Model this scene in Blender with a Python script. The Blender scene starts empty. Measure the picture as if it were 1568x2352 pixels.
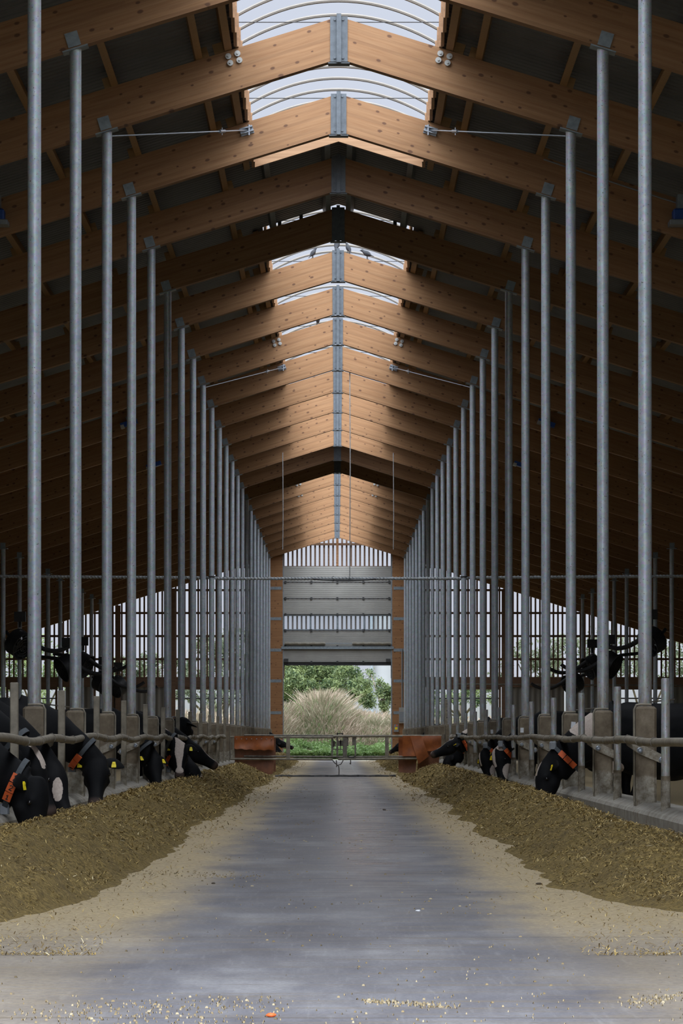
import bpy, math, random
import numpy as np
from mathutils import Vector, Matrix, Quaternion, noise

random.seed(7)
RNG = np.random.default_rng(7)
scene = bpy.context.scene
COL = scene.collection
V = Vector

# ------------------------------------------------------------------ measured layout
FPX = 7923.0            # focal length in pixels of the 1568 x 2352 photograph
CX, VY = 772.3, 1690.0  # vanishing point
EYE = 1.02
CAMX = -0.03
BAY = 5.0
Y0 = 31.56              # distance of the nearest pair of posts
PX = 2.8                # posts stand this far from the middle of the feed alley
LAST = 22


def yn(n):
    return Y0 + BAY * n


def W(px, py, y):
    return V(((px - CX) * y / FPX + CAMX, y, EYE - (py - VY) * y / FPX))


SL = 0.308
ANG = math.atan(SL)
TOPZ = EYE + 8.665      # top edge of the frames at the ridge
LOWZ = EYE + 8.157


def top_at(x):
    return TOPZ - SL * abs(x)


def low_at(x):
    return LOWZ - SL * abs(x)


ORD = ("first second third fourth fifth sixth seventh eighth ninth tenth eleventh twelfth thirteenth fourteenth fifteenth sixteenth "
       "seventeenth eighteenth nineteenth twentieth twenty-first twenty-second twenty-third twenty-fourth twenty-fifth").split()

# ------------------------------------------------------------------ materials


class NT:
    def __init__(self, name):
        self.m = bpy.data.materials.new(name)
        self.m.use_nodes = True
        self.t = self.m.node_tree
        self.t.nodes.clear()
        self.out = self.n('ShaderNodeOutputMaterial')
        self.b = self.n('ShaderNodeBsdfPrincipled')
        self.l(self.b.outputs[0], self.out.inputs[0])

    def n(self, typ, **kw):
        nd = self.t.nodes.new(typ)
        for k, v in kw.items():
            if hasattr(nd, k):
                setattr(nd, k, v)
            else:
                nd.inputs[k.replace('_', ' ')].default_value = v
        return nd

    def l(self, a, b):
        self.t.links.new(a, b)

    def coord(self, scale=(1, 1, 1), which='Object', rand=False):
        tc = self.n('ShaderNodeTexCoord')
        mp = self.n('ShaderNodeMapping')
        mp.inputs['Scale'].default_value = scale
        self.l(tc.outputs[which], mp.inputs[0])
        if rand:
            oi = self.n('ShaderNodeObjectInfo')
            mu = self.n('ShaderNodeMath', operation='MULTIPLY')
            mu.inputs[1].default_value = 137.0
            self.l(oi.outputs['Random'], mu.inputs[0])
            cb = self.n('ShaderNodeCombineXYZ')
            self.l(mu.outputs[0], cb.inputs[0])
            self.l(mu.outputs[0], cb.inputs[1])
            self.l(cb.outputs[0], mp.inputs['Location'])
        return mp.outputs[0]

    def noise(self, vec, scale, detail=4, rough=0.6):
        nd = self.n('ShaderNodeTexNoise')
        nd.inputs['Scale'].default_value = scale
        nd.inputs['Detail'].default_value = detail
        nd.inputs['Roughness'].default_value = rough
        self.l(vec, nd.inputs['Vector'])
        return nd.outputs['Fac']

    def ramp(self, fac, stops):
        r = self.n('ShaderNodeValToRGB')
        el = r.color_ramp.elements
        while len(el) < len(stops):
            el.new(0.5)
        for e, (p, c) in zip(el, stops):
            e.position = p
            e.color = (c[0], c[1], c[2], 1) if isinstance(c, (tuple, list)) else (c, c, c, 1)
        self.l(fac, r.inputs[0])
        return r.outputs[0]

    def mix(self, fac, a, b, mode='MIX'):
        m = self.n('ShaderNodeMix', data_type='RGBA', blend_type=mode)
        for sock, v in ((m.inputs[0], fac), (m.inputs[6], a), (m.inputs[7], b)):
            if hasattr(v, 'links'):
                self.l(v, sock)
            elif isinstance(v, (tuple, list)):
                sock.default_value = (v[0], v[1], v[2], 1)
            else:
                sock.default_value = v
        return m.outputs[2]

    def math(self, op, a, b=None, c=None):
        m = self.n('ShaderNodeMath', operation=op)
        for i, v in enumerate((a, b, c)):
            if v is None:
                continue
            if hasattr(v, 'links'):
                self.l(v, m.inputs[i])
            else:
                m.inputs[i].default_value = v
        return m.outputs[0]

    def smooth(self, val, lo, hi):
        m = self.n('ShaderNodeMapRange', interpolation_type='SMOOTHSTEP')
        self.l(val, m.inputs[0])
        m.inputs[1].default_value = lo
        m.inputs[2].default_value = hi
        return m.outputs[0]

    def sep(self, vec):
        s = self.n('ShaderNodeSeparateXYZ')
        self.l(vec, s.inputs[0])
        return s.outputs

    def color(self, v):
        if hasattr(v, 'links'):
            self.l(v, self.b.inputs['Base Color'])
        else:
            self.b.inputs['Base Color'].default_value = (v[0], v[1], v[2], 1)

    def bump(self, h, strength=0.3, dist=0.01):
        b = self.n('ShaderNodeBump')
        b.inputs['Strength'].default_value = strength
        b.inputs['Distance'].default_value = dist
        self.l(h, b.inputs['Height'])
        self.l(b.outputs[0], self.b.inputs['Normal'])

    def set(self, **kw):
        for k, v in kw.items():
            s = self.b.inputs[k.replace('_', ' ')]
            if hasattr(v, 'links'):
                self.l(v, s)
            else:
                s.default_value = v
        return self


M = {}


def simple(name, col, rough=0.7, metal=0.0, var=0.15, scale=6.0, rand=True):
    t = NT(name)
    f = t.noise(t.coord(rand=rand), scale)
    lo = tuple(c * (1 - var) for c in col)
    hi = tuple(min(1, c * (1 + var)) for c in col)
    t.color(t.ramp(f, [(0.3, lo), (0.7, hi)]))
    t.set(Roughness=rough, Metallic=metal)
    M[name] = t.m
    return t


def wood(name, lo, hi, knots=True):
    t = NT(name)
    vec = t.coord(rand=True)
    gr = t.noise(t.coord((0.5, 14, 14), rand=True), 3.0, 5, 0.65)
    base = t.ramp(gr, [(0.3, lo), (0.7, hi)])
    # laminations
    s = t.sep(t.coord())
    lam = t.math('FLOOR', t.math('MULTIPLY', s[2], 25.0))
    wn = t.n('ShaderNodeTexWhiteNoise', noise_dimensions='2D')
    seg = t.math('FLOOR', t.math('ADD', t.math('MULTIPLY', s[0], 0.35), t.math('MULTIPLY', lam, 0.37)))
    cb = t.n('ShaderNodeCombineXYZ')
    t.l(lam, cb.inputs[0])
    t.l(seg, cb.inputs[1])
    t.l(cb.outputs[0], wn.inputs['Vector'])
    tone = t.ramp(wn.outputs['Value'], [(0.0, (0.86, 0.84, 0.82)), (1.0, (1.06, 1.06, 1.06))])
    base = t.mix(1.0, base, tone, 'MULTIPLY')
    if knots:
        vo = t.n('ShaderNodeTexVoronoi', feature='F1', voronoi_dimensions='2D')
        vo.inputs['Scale'].default_value = 5.2
        vo.inputs['Randomness'].default_value = 1.0
        ks = t.sep(t.coord((0.72, 1.0, 1.25), rand=True))
        kc = t.n('ShaderNodeCombineXYZ')
        t.l(ks[0], kc.inputs[0])
        t.l(ks[2], kc.inputs[1])
        t.l(kc.outputs[0], vo.inputs['Vector'])
        sc = t.sep(vo.outputs['Color'])
        on = t.math('GREATER_THAN', sc[0], 0.42)
        size = t.math('MULTIPLY_ADD', sc[1], 0.09, 0.065)
        k = t.math('SUBTRACT', 1.0, t.smooth(t.math('DIVIDE', vo.outputs['Distance'], size), 0.55, 1.15))
        k = t.math('MULTIPLY', k, on)
        base = t.mix(t.math('MULTIPLY', k, 0.85), base, (lo[0] * 0.33, lo[1] * 0.24, lo[2] * 0.2))
    t.color(base)
    t.set(Roughness=0.62)
    t.bump(gr, 0.08, 0.004)
    M[name] = t.m


wood('glulam', (0.245, 0.115, 0.043), (0.335, 0.183, 0.083))
wood('purlin_wood', (0.27, 0.155, 0.064), (0.37, 0.225, 0.10), False)
wood('post_wood', (0.26, 0.120, 0.046), (0.35, 0.175, 0.072))
wood('slat_wood', (0.12, 0.068, 0.04), (0.20, 0.115, 0.07), False)
wood('light_wood', (0.32, 0.18, 0.09), (0.42, 0.25, 0.135), False)

# galvanised pipe: spangle and rain streaks, splashes of manure low down
t = NT('galvanised')
v = t.coord(rand=True)
vo = t.n('ShaderNodeTexVoronoi')
vo.inputs['Scale'].default_value = 38
t.l(v, vo.inputs['Vector'])
n1 = t.noise(v, 7, 5, 0.7)
c = t.mix(0.22, t.ramp(n1, [(0.3, (0.38, 0.42, 0.465)), (0.72, (0.54, 0.58, 0.635))]), vo.outputs['Color'], 'SOFT_LIGHT')
n2 = t.noise(t.coord((3, 3, 0.6), rand=True), 9, 4, 0.7)
z = t.sep(t.coord())[2]
low = t.math('SUBTRACT', 1.0, t.smooth(z, 1.15, 2.35))
d = t.math('MULTIPLY', low, t.smooth(n2, 0.3, 0.72))
spk = t.noise(v, 55, 2, 0.5)
c = t.mix(t.smooth(spk, 0.66, 0.72), c, (0.16, 0.15, 0.13))
c = t.mix(d, c, (0.27, 0.23, 0.16))
t.color(c)
t.set(Roughness=0.46, Metallic=0.35)
M['galvanised'] = t.m

simple('dirty_pipe', (0.25, 0.22, 0.17), 0.6, 0.2, 0.35, 9)
simple('old_steel', (0.20, 0.18, 0.15), 0.6, 0.4, 0.35, 12)
simple('grey_steel', (0.25, 0.29, 0.32), 0.5, 0.4, 0.2, 14)
simple('ridge_steel', (0.105, 0.12, 0.135), 0.5, 0.4, 0.2, 14)
simple('bright_steel', (0.34, 0.37, 0.41), 0.38, 0.7, 0.1, 20)
simple('dark_steel', (0.06, 0.06, 0.06), 0.6, 0.3, 0.3, 8)
simple('black_plastic', (0.018, 0.018, 0.02), 0.55, 0, 0.3, 8)
simple('rope', (0.32, 0.32, 0.32), 0.8, 0, 0.3, 30)
simple('dark_rope', (0.09, 0.08, 0.07), 0.9, 0, 0.3, 30)
simple('pale_paint', (0.34, 0.33, 0.305), 0.5, 0, 0.08, 2)
simple('paper', (0.75, 0.77, 0.80), 0.8, 0, 0.05, 5)
simple('blue_plastic', (0.01, 0.06, 0.30), 0.45, 0, 0.15, 5)
simple('white_ceramic', (0.42, 0.42, 0.40), 0.35, 0, 0.05, 5)
simple('yellow_tag', (0.85, 0.68, 0.02), 0.5, 0, 0.1, 20)
simple('orange_tag', (0.72, 0.13, 0.03), 0.5, 0, 0.1, 20)
simple('collar', (0.06, 0.07, 0.08), 0.7, 0, 0.2, 20)
simple('grey_plastic', (0.22, 0.24, 0.26), 0.5, 0, 0.1, 20)
simple('eye_black', (0.006, 0.005, 0.005), 0.12, 0, 0.1, 20)
simple('brush_fibre', (0.25, 0.23, 0.19), 0.95, 0, 0.4, 40)
simple('bird_grey', (0.018, 0.02, 0.026), 0.7, 0, 0.5, 14)
simple('roof_light_rib', (0.20, 0.18, 0.155), 0.6, 0, 0.1, 4)
simple('bark', (0.09, 0.07, 0.05), 0.9, 0, 0.4, 5)
simple('white_render', (0.26, 0.268, 0.28), 0.8, 0, 0.04, 1)

# stained concrete: brown above, scoured pale band near the kerb
t = NT('post_concrete')
v = t.coord(rand=True)
n1 = t.noise(v, 6, 6, 0.7)
c = t.ramp(n1, [(0.28, (0.10, 0.076, 0.050)), (0.55, (0.19, 0.152, 0.105)), (0.8, (0.30, 0.255, 0.19))])
z = t.sep(t.coord())[2]
zz = t.math('ADD', z, t.math('MULTIPLY', t.noise(v, 14, 3), 0.06))
band = t.math('SUBTRACT', 1.0, t.smooth(zz, 0.66, 0.69))
c2 = t.ramp(t.noise(v, 16, 6, 0.75), [(0.35, (0.15, 0.12, 0.08)), (0.65, (0.40, 0.37, 0.31))])
t.color(t.mix(band, c, c2))
t.bump(n1, 0.3, 0.01)
t.set(Roughness=0.85)
M['post_concrete'] = t.m

t = NT('kerb_concrete')
v = t.coord()
n1 = t.noise(v, 5, 6, 0.7)
c = t.ramp(n1, [(0.3, (0.20, 0.18, 0.145)), (0.7, (0.40, 0.375, 0.33))])
c = t.mix(t.smooth(t.noise(v, 11, 4, 0.7), 0.58, 0.68), c, (0.17, 0.11, 0.06))
t.color(c)
t.bump(n1, 0.25, 0.01)
t.set(Roughness=0.85)
M['kerb_concrete'] = t.m

# alley floor: worn bluish concrete, silage dust beside the heaps, damp smear down the middle
t = NT('floor_concrete')
v = t.coord()
s = t.sep(v)
ax = t.math('ABSOLUTE', s[0])
n1 = t.noise(t.coord((0.8, 0.30, 1)), 1.6, 7, 0.68)
n2 = t.noise(t.coord((0.35, 4.2, 1)), 2.2, 7, 0.72)
n3 = t.noise(t.coord((1, 1, 1)), 48, 3, 0.75)
n4 = t.noise(t.coord((9.0, 0.5, 1)), 3.0, 4, 0.6)
c = t.ramp(n1, [(0.36, (0.118, 0.116, 0.140)), (0.52, (0.192, 0.190, 0.216)), (0.68, (0.325, 0.322, 0.340))])
c = t.mix(t.math('MULTIPLY', t.smooth(n2, 0.47, 0.66), 0.8), c, (0.215, 0.18, 0.14))
c = t.mix(t.math('MULTIPLY', t.smooth(n4, 0.55, 0.75), 0.25), c, (0.42, 0.42, 0.43))
c = t.mix(0.5, c, t.ramp(n3, [(0.35, (0.10, 0.10, 0.10)), (0.7, (0.48, 0.47, 0.45))]), 'OVERLAY')
edge = t.math('ADD', ax, t.math('MULTIPLY', t.math('SUBTRACT', t.noise(t.coord((0.9, 0.3, 1)), 1.6, 7, 0.72), 0.5), 1.0))
near = t.smooth(s[1], 15.5, 20.0)
far = t.smooth(s[1], 50.0, 80.0)
edge = t.math('ADD', edge, t.math('MULTIPLY', far, 0.12))
c = t.mix(t.math('MULTIPLY', far, t.math('MULTIPLY', t.smooth(n1, 0.35, 0.6), 0.5)), c, (0.25, 0.20, 0.145))
nd = t.noise(t.coord((1, 0.7, 1)), 26, 5, 0.8)
dust = t.math('MULTIPLY', t.smooth(edge, 0.70, 1.30), t.math('MULTIPLY_ADD', near, 0.62, 0.33))
dust = t.math('MULTIPLY', dust, t.math('MULTIPLY_ADD', t.smooth(nd, 0.25, 0.5), 0.45, 0.55))
dc = t.ramp(nd, [(0.28, (0.22, 0.155, 0.075)), (0.5, (0.43, 0.33, 0.18)), (0.72, (0.62, 0.51, 0.32))])
c = t.mix(dust, c, dc)
joint = t.math('SUBTRACT', 1.0, t.smooth(t.math('ABSOLUTE', t.math('SUBTRACT', t.math('FRACT', t.math('ADD', t.math('MULTIPLY', s[1], 0.2), t.math('MULTIPLY', t.noise(t.coord((1.5, 0.2, 1)), 3), 0.012))), 0.5)), 0.0015, 0.005))
c = t.mix(t.math('MULTIPLY', joint, 0.55), c, (0.06, 0.05, 0.04))
t.color(c)
dv = t.math('ABSOLUTE', t.math('SUBTRACT', s[0], t.math('MULTIPLY_ADD', n1, 0.5, 0.05)))
damp = t.math('MULTIPLY', t.math('SUBTRACT', 1.0, t.smooth(dv, 0.1, 0.65)), t.smooth(s[1], 15, 30))
damp = t.math('MULTIPLY', damp, t.smooth(n2, 0.36, 0.56))
rgh = t.math('SUBTRACT', t.math('MULTIPLY_ADD', n1, 0.25, 0.52), t.math('MULTIPLY', damp, 0.42))
t.bump(t.math('ADD', t.math('MULTIPLY', n2, 0.7), t.math('MULTIPLY', n3, 0.3)), 0.10, 0.012)
t.set(Roughness=rgh)
M['floor_concrete'] = t.m

# silage
t = NT('silage')
v = t.coord()
n1 = t.noise(v, 28, 5, 0.75)
n2 = t.noise(v, 2.0, 4, 0.6)
c = t.ramp(n1, [(0.30, (0.060, 0.041, 0.011)), (0.5, (0.25, 0.172, 0.048)), (0.72, (0.48, 0.345, 0.115))])
c = t.mix(t.math('MULTIPLY', t.smooth(n2, 0.4, 0.7), 0.4), c, (0.11, 0.075, 0.03))
t.color(c)
t.bump(n1, 0.9, 0.05)
t.set(Roughness=0.95)
M['silage'] = t.m
t = NT('straw')
at = t.n('ShaderNodeAttribute', attribute_name='tone')
t.color(t.ramp(at.outputs['Fac'], [(0.0, (0.060, 0.040, 0.011)), (0.5, (0.31, 0.21, 0.06)), (0.9, (0.54, 0.395, 0.14)), (1.0, (0.78, 0.67, 0.42))]))
t.set(Roughness=0.8)
M['straw'] = t.m

t = NT('litter')
at = t.n('ShaderNodeAttribute', attribute_name='tone')
t.color(t.ramp(at.outputs['Fac'], [(0.0, (0.08, 0.06, 0.03)), (0.5, (0.25, 0.19, 0.10)), (1.0, (0.46, 0.39, 0.26))]))
t.set(Roughness=0.85)
M['litter'] = t.m

# dark profiled roof sheets
t = NT('roof_sheet')
w = t.n('ShaderNodeTexWave', bands_direction='Y')
w.inputs['Scale'].default_value = 1.6
t.l(t.coord(), w.inputs['Vector'])
n1 = t.noise(t.coord(), 2, 4)
t.color(t.ramp(n1, [(0.3, (0.085, 0.095, 0.11)), (0.7, (0.12, 0.13, 0.15))]))
t.bump(w.outputs['Fac'], 0.8, 0.03)
t.set(Roughness=0.6)
M['roof_sheet'] = t.m

t = NT('corrugated')
w = t.n('ShaderNodeTexWave', bands_direction='X')
w.inputs['Scale'].default_value = 1.3
t.l(t.coord(), w.inputs['Vector'])
t.color(t.ramp(w.outputs['Fac'], [(0.2, (0.16, 0.15, 0.135)), (0.8, (0.24, 0.225, 0.20))]))
t.bump(w.outputs['Fac'], 1.0, 0.03)
t.set(Roughness=0.6)
M['corrugated'] = t.m

# polycarbonate roof light
t = NT('polycarbonate')
tr = t.n('ShaderNodeBsdfTransparent')
tr.inputs[0].default_value = (0.95, 0.96, 0.97, 1)
tl = t.n('ShaderNodeBsdfTranslucent')
tl.inputs[0].default_value = (0.8, 0.82, 0.85, 1)
mx = t.n('ShaderNodeMixShader')
mx.inputs[0].default_value = 0.03
t.l(tr.outputs[0], mx.inputs[1])
t.l(tl.outputs[0], mx.inputs[2])
t.t.nodes.remove(t.b)
t.l(mx.outputs[0], t.out.inputs[0])
M['polycarbonate'] = t.m
t = NT('pane')
tr = t.n('ShaderNodeBsdfTransparent')
tr.inputs[0].default_value = (0.86, 0.88, 0.90, 1)
tl = t.n('ShaderNodeBsdfTranslucent')
tl.inputs[0].default_value = (0.7, 0.7, 0.72, 1)
mx = t.n('ShaderNodeMixShader')
mx.inputs[0].default_value = 0.12
t.l(tr.outputs[0], mx.inputs[1])
t.l(tl.outputs[0], mx.inputs[2])
t.t.nodes.remove(t.b)
t.l(mx.outputs[0], t.out.inputs[0])
M['pane'] = t.m

# orange rubber, grimy towards worn blotches
t = NT('orange_rubber')
v = t.coord()
n1 = t.noise(v, 4, 5, 0.65)
t.color(t.ramp(n1, [(0.3, (0.20, 0.055, 0.015)), (0.7, (0.44, 0.125, 0.028))]))
t.set(Roughness=0.5)
M['orange_rubber'] = t.m
t = NT('brown_rubber')
n1 = t.noise(t.coord(), 4, 5, 0.65)
t.color(t.ramp(n1, [(0.3, (0.14, 0.054, 0.026)), (0.7, (0.27, 0.105, 0.05))]))
t.set(Roughness=0.6)
M['brown_rubber'] = t.m

# cow hide, black with white markings stored per point
t = NT('cow_hide')
at = t.n('ShaderNodeAttribute', attribute_name='coat')
n1 = t.noise(t.coord(), 40, 4, 0.7)
f = t.smooth(t.math('ADD', at.outputs['Fac'], t.math('MULTIPLY', t.math('SUBTRACT', n1, 0.5), 0.5)), 0.42, 0.58)
blk = t.ramp(t.noise(t.coord((1, 1, 1)), 5, 5), [(0.3, (0.0035, 0.004, 0.005)), (0.7, (0.0095, 0.0095, 0.0105))])
wht = t.ramp(n1, [(0.3, (0.44, 0.36, 0.31)), (0.7, (0.60, 0.52, 0.46))])
c = t.mix(f, blk, wht)
pk = t.n('ShaderNodeAttribute', attribute_name='nose')
c = t.mix(pk.outputs['Fac'], c, (0.10, 0.07, 0.06))
t.color(c)
t.set(Roughness=0.7)
t.b.inputs['Specular IOR Level'].default_value = 0.12
t.bump(n1, 0.12, 0.006)
M['cow_hide'] = t.m


def leafmat(name, a, b):
    t = NT(name)
    at = t.n('ShaderNodeAttribute', attribute_name='tone')
    col = t.ramp(at.outputs['Fac'], [(0.0, a), (1.0, b)])
    t.color(col)
    t.set(Roughness=0.6)
    tl = t.n('ShaderNodeBsdfTranslucent')
    t.l(col, tl.inputs[0])
    mx = t.n('ShaderNodeMixShader')
    mx.inputs[0].default_value = 0.3
    t.l(t.b.outputs[0], mx.inputs[1])
    t.l(tl.outputs[0], mx.inputs[2])
    t.l(mx.outputs[0], t.out.inputs[0])
    M[name] = t.m


leafmat('leaf_green', (0.018, 0.05, 0.018), (0.25, 0.31, 0.12))
leafmat('leaf_pale', (0.05, 0.075, 0.04), (0.22, 0.25, 0.16))
leafmat('dry_grass', (0.17, 0.18, 0.095), (0.50, 0.385, 0.305))
leafmat('herb_green', (0.085, 0.16, 0.05), (0.28, 0.42, 0.15))
t = simple('ground_earth', (0.17, 0.18, 0.09), 0.95, 0, 0.3, 3)

# ------------------------------------------------------------------ mesh helpers


class MB:
    def __init__(self):
        self.v, self.f, self.mi = [], [], []
        self.cur = 0

    def add(self, vs, fs):
        o = len(self.v)
        self.v += [V(p) for p in vs]
        self.f += [tuple(i + o for i in f) for f in fs]
        self.mi += [self.cur] * len(fs)
        return self

    def hexa(self, p):  # 8 corners: bottom 4, top 4
        return self.add(p, [(3, 2, 1, 0), (4, 5, 6, 7), (0, 1, 5, 4), (1, 2, 6, 5), (2, 3, 7, 6), (3, 0, 4, 7)])

    def box(self, x0, x1, y0, y1, z0, z1, rot=None, at=None, bev=0.0):
        if bev > 0:
            pr = [(x0 + bev, y0), (x1 - bev, y0), (x1, y0 + bev), (x1, y1 - bev), (x1 - bev, y1), (x0 + bev, y1), (x0, y1 - bev), (x0, y0 + bev)]
            b2 = bev
            lv = [(z0, 0.0), (z1 - b2, 0.0), (z1, b2)]
            cxm, cym = (x0 + x1) / 2, (y0 + y1) / 2
            p, k = [], len(pr)
            for zz, ins in lv:
                for a, b in pr:
                    p.append(V((a - ins * (1 if a > cxm else -1), b - ins * (1 if b > cym else -1), zz)))
            fs = [tuple(range(k - 1, -1, -1)), tuple(range(2 * k, 3 * k))]
            for r in range(2):
                for i in range(k):
                    j = (i + 1) % k
                    fs.append((r * k + i, r * k + j, (r + 1) * k + j, (r + 1) * k + i))
        else:
            p = [V(q) for q in ((x0, y0, z0), (x1, y0, z0), (x1, y1, z0), (x0, y1, z0), (x0, y0, z1), (x1, y0, z1), (x1, y1, z1), (x0, y1, z1))]
            fs = None
        if rot is not None:
            p = [rot @ q for q in p]
        if at is not None:
            p = [q + V(at) for q in p]
        return self.hexa(p) if fs is None else self.add(p, fs)

    def cyl(self, a, b, r, r2=None, n=16, cap=True):
        a, b = V(a), V(b)
        r2 = r if r2 is None else r2
        d = (b - a).normalized()
        u = d.orthogonal().normalized()
        w = d.cross(u)
        vs = []
        for p, rr in ((a, r), (b, r2)):
            for i in range(n):
                t = 2 * math.pi * i / n
                vs.append(p + (u * math.cos(t) + w * math.sin(t)) * rr)
        fs = [(i, (i + 1) % n, n + (i + 1) % n, n + i) for i in range(n)]
        if cap:
            fs += [tuple(range(n - 1, -1, -1)), tuple(range(n, 2 * n))]
        return self.add(vs, fs)

    def tube(self, pts, r, n=10, cap=True):
        pts = [V(p) for p in pts]
        k = len(pts)
        rr = r if isinstance(r, (list, tuple)) else [r] * k
        d0 = (pts[1] - pts[0]).normalized()
        u = d0.orthogonal().normalized()
        vs = []
        for i, p in enumerate(pts):
            d = (pts[min(i + 1, k - 1)] - pts[max(i - 1, 0)]).normalized()
            u = (u - d * u.dot(d)).normalized()
            w = d.cross(u)
            for j in range(n):
                t = 2 * math.pi * j / n
                vs.append(p + (u * math.cos(t) + w * math.sin(t)) * rr[i])
        fs = []
        for i in range(k - 1):
            for j in range(n):
                fs.append((i * n + j, i * n + (j + 1) % n, (i + 1) * n + (j + 1) % n, (i + 1) * n + j))
        if cap:
            fs += [tuple(range(n - 1, -1, -1)), tuple(range((k - 1) * n, k * n))]
        return self.add(vs, fs)

    def ball(self, c, r, n=12, m=8, sq=(1, 1, 1)):
        c = V(c)
        vs = [c + V((0, 0, r * sq[2]))]
        for i in range(1, m):
            a = math.pi * i / m
            for j in range(n):
                b = 2 * math.pi * j / n
                vs.append(c + V((r * sq[0] * math.sin(a) * math.cos(b), r * sq[1] * math.sin(a) * math.sin(b), r * sq[2] * math.cos(a))))
        vs.append(c + V((0, 0, -r * sq[2])))
        fs = [(0, 1 + j, 1 + (j + 1) % n) for j in range(n)]
        for i in range(m - 2):
            for j in range(n):
                fs.append((1 + i * n + j, 1 + (i + 1) * n + j, 1 + (i + 1) * n + (j + 1) % n, 1 + i * n + (j + 1) % n))
        e = len(vs) - 1
        fs += [(e, 1 + (m - 2) * n + (j + 1) % n, 1 + (m - 2) * n + j) for j in range(n)]
        return self.add(vs, fs)

    def loft(self, rings, cap=True):
        n = len(rings[0])
        vs = [p for r in rings for p in r]
        fs = []
        for i in range(len(rings) - 1):
            for j in range(n):
                fs.append((i * n + j, i * n + (j + 1) % n, (i + 1) * n + (j + 1) % n, (i + 1) * n + j))
        if cap:
            fs += [tuple(range(n - 1, -1, -1)), tuple(range((len(rings) - 1) * n, len(rings) * n))]
        return self.add(vs, fs)

    def torus(self, c, axis, R, r, n=24, m=8):
        c, a = V(c), V(axis).normalized()
        u = a.orthogonal().normalized()
        w = a.cross(u)
        vs, fs = [], []
        for i in range(n):
            t = 2 * math.pi * i / n
            e = u * math.cos(t) + w * math.sin(t)
            for j in range(m):
                s = 2 * math.pi * j / m
                vs.append(c + e * (R + r * math.cos(s)) + a * r * math.sin(s))
        for i in range(n):
            for j in range(m):
                fs.append((i * m + j, ((i + 1) % n) * m + j, ((i + 1) % n) * m + (j + 1) % m, i * m + (j + 1) % m))
        return self.add(vs, fs)

    def build(self, name, mat, parent=None, smooth=False, origin=None, matrix=None):
        org = V(origin) if origin is not None else (root_loc(parent) if parent else V((0, 0, 0)))
        me = bpy.data.meshes.new(name)
        me.from_pydata([tuple(p - org) for p in self.v], [], self.f)
        mats = mat if isinstance(mat, (list, tuple)) else [mat]
        for m in mats:
            me.materials.append(M[m] if isinstance(m, str) else m)
        if len(mats) > 1:
            me.polygons.foreach_set('material_index', self.mi)
        if smooth:
            shade(me)
        me.update()
        o = bpy.data.objects.new(name, me)
        COL.objects.link(o)
        if parent:
            o.parent = parent
        else:
            o.location = org
        if matrix is not None:
            o.matrix_local = matrix
        return o


def shade(me, ang=40):
    me.polygons.foreach_set('use_smooth', [True] * len(me.polygons))
    try:
        me.set_sharp_from_angle(angle=math.radians(ang))
    except Exception:
        pass


def root_loc(o):
    while o.parent is not None:
        o = o.parent
    return o.location.copy()


def tag(o, label=None, cat=None, group=None, kind=None):
    if label:
        o['label'] = label
    if cat:
        o['category'] = cat
    if group:
        o['group'] = group
    if kind:
        o['kind'] = kind
    return o


def empty(name, loc, label, cat, group=None):
    o = bpy.data.objects.new(name, None)
    o.empty_display_size = 0.2
    o.location = V(loc)
    COL.objects.link(o)
    return tag(o, label, cat, group)


def copy_tree(o, parent=None):
    c = o.copy()
    COL.objects.link(c)
    if parent:
        c.parent = parent
    for ch in list(o.children):
        copy_tree(ch, c)
    return c


def place(proto, loc, label):
    c = copy_tree(proto)
    c.location = V(loc)
    c['label'] = label
    return c


def np_mesh(name, verts, quads, mat, tone=None, parent=None):
    """verts (n,3), quads (m,4) as ONE mesh, optional per-face tone 0..1"""
    me = bpy.data.meshes.new(name)
    nv, nf = len(verts), len(quads)
    k = quads.shape[1]
    me.vertices.add(nv)
    me.vertices.foreach_set('co', np.ascontiguousarray(verts, dtype=np.float32).ravel())
    me.loops.add(nf * k)
    me.loops.foreach_set('vertex_index', np.ascontiguousarray(quads, dtype=np.int32).ravel())
    me.polygons.add(nf)
    me.polygons.foreach_set('loop_start', np.arange(0, nf * k, k, dtype=np.int32))
    me.update(calc_edges=True)
    me.validate()
    if tone is not None:
        a = me.attributes.new('tone', 'FLOAT', 'FACE')
        a.data.foreach_set('value', np.ascontiguousarray(tone, dtype=np.float32))
    me.materials.append(M[mat])
    o = bpy.data.objects.new(name, me)
    COL.objects.link(o)
    if parent:
        o.parent = parent
    return o


def struct(o):
    o['kind'] = 'structure'
    return o


# ================================================================== BARN SHELL
YEND = yn(LAST) + 0.75       # end wall plane
YFRONT = 9.0
HALF = 16.0

m = MB()
m.box(-HALF - 1, HALF + 1, 1.0, YEND + 0.4, -0.2, 0.0)
struct(m.build('floor', 'floor_concrete'))


def sheet(x0, x1, y0, y1):
    m = MB()
    for s in (-1, 1):
        for a, b in ((x0, x1),):
            za, zb = top_at(a) + 0.235, top_at(b) + 0.235
            p = [V((s * a, y0, za)), V((s * b, y0, zb)), V((s * b, y1, zb)), V((s * a, y1, za))]
            q = [c + V((0, 0, 0.05)) for c in p]
            if s < 0:
                p = [p[1], p[0], p[3], p[2]]
                q = [q[1], q[0], q[3], q[2]]
            m.hexa(p + q)
    return m


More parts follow.
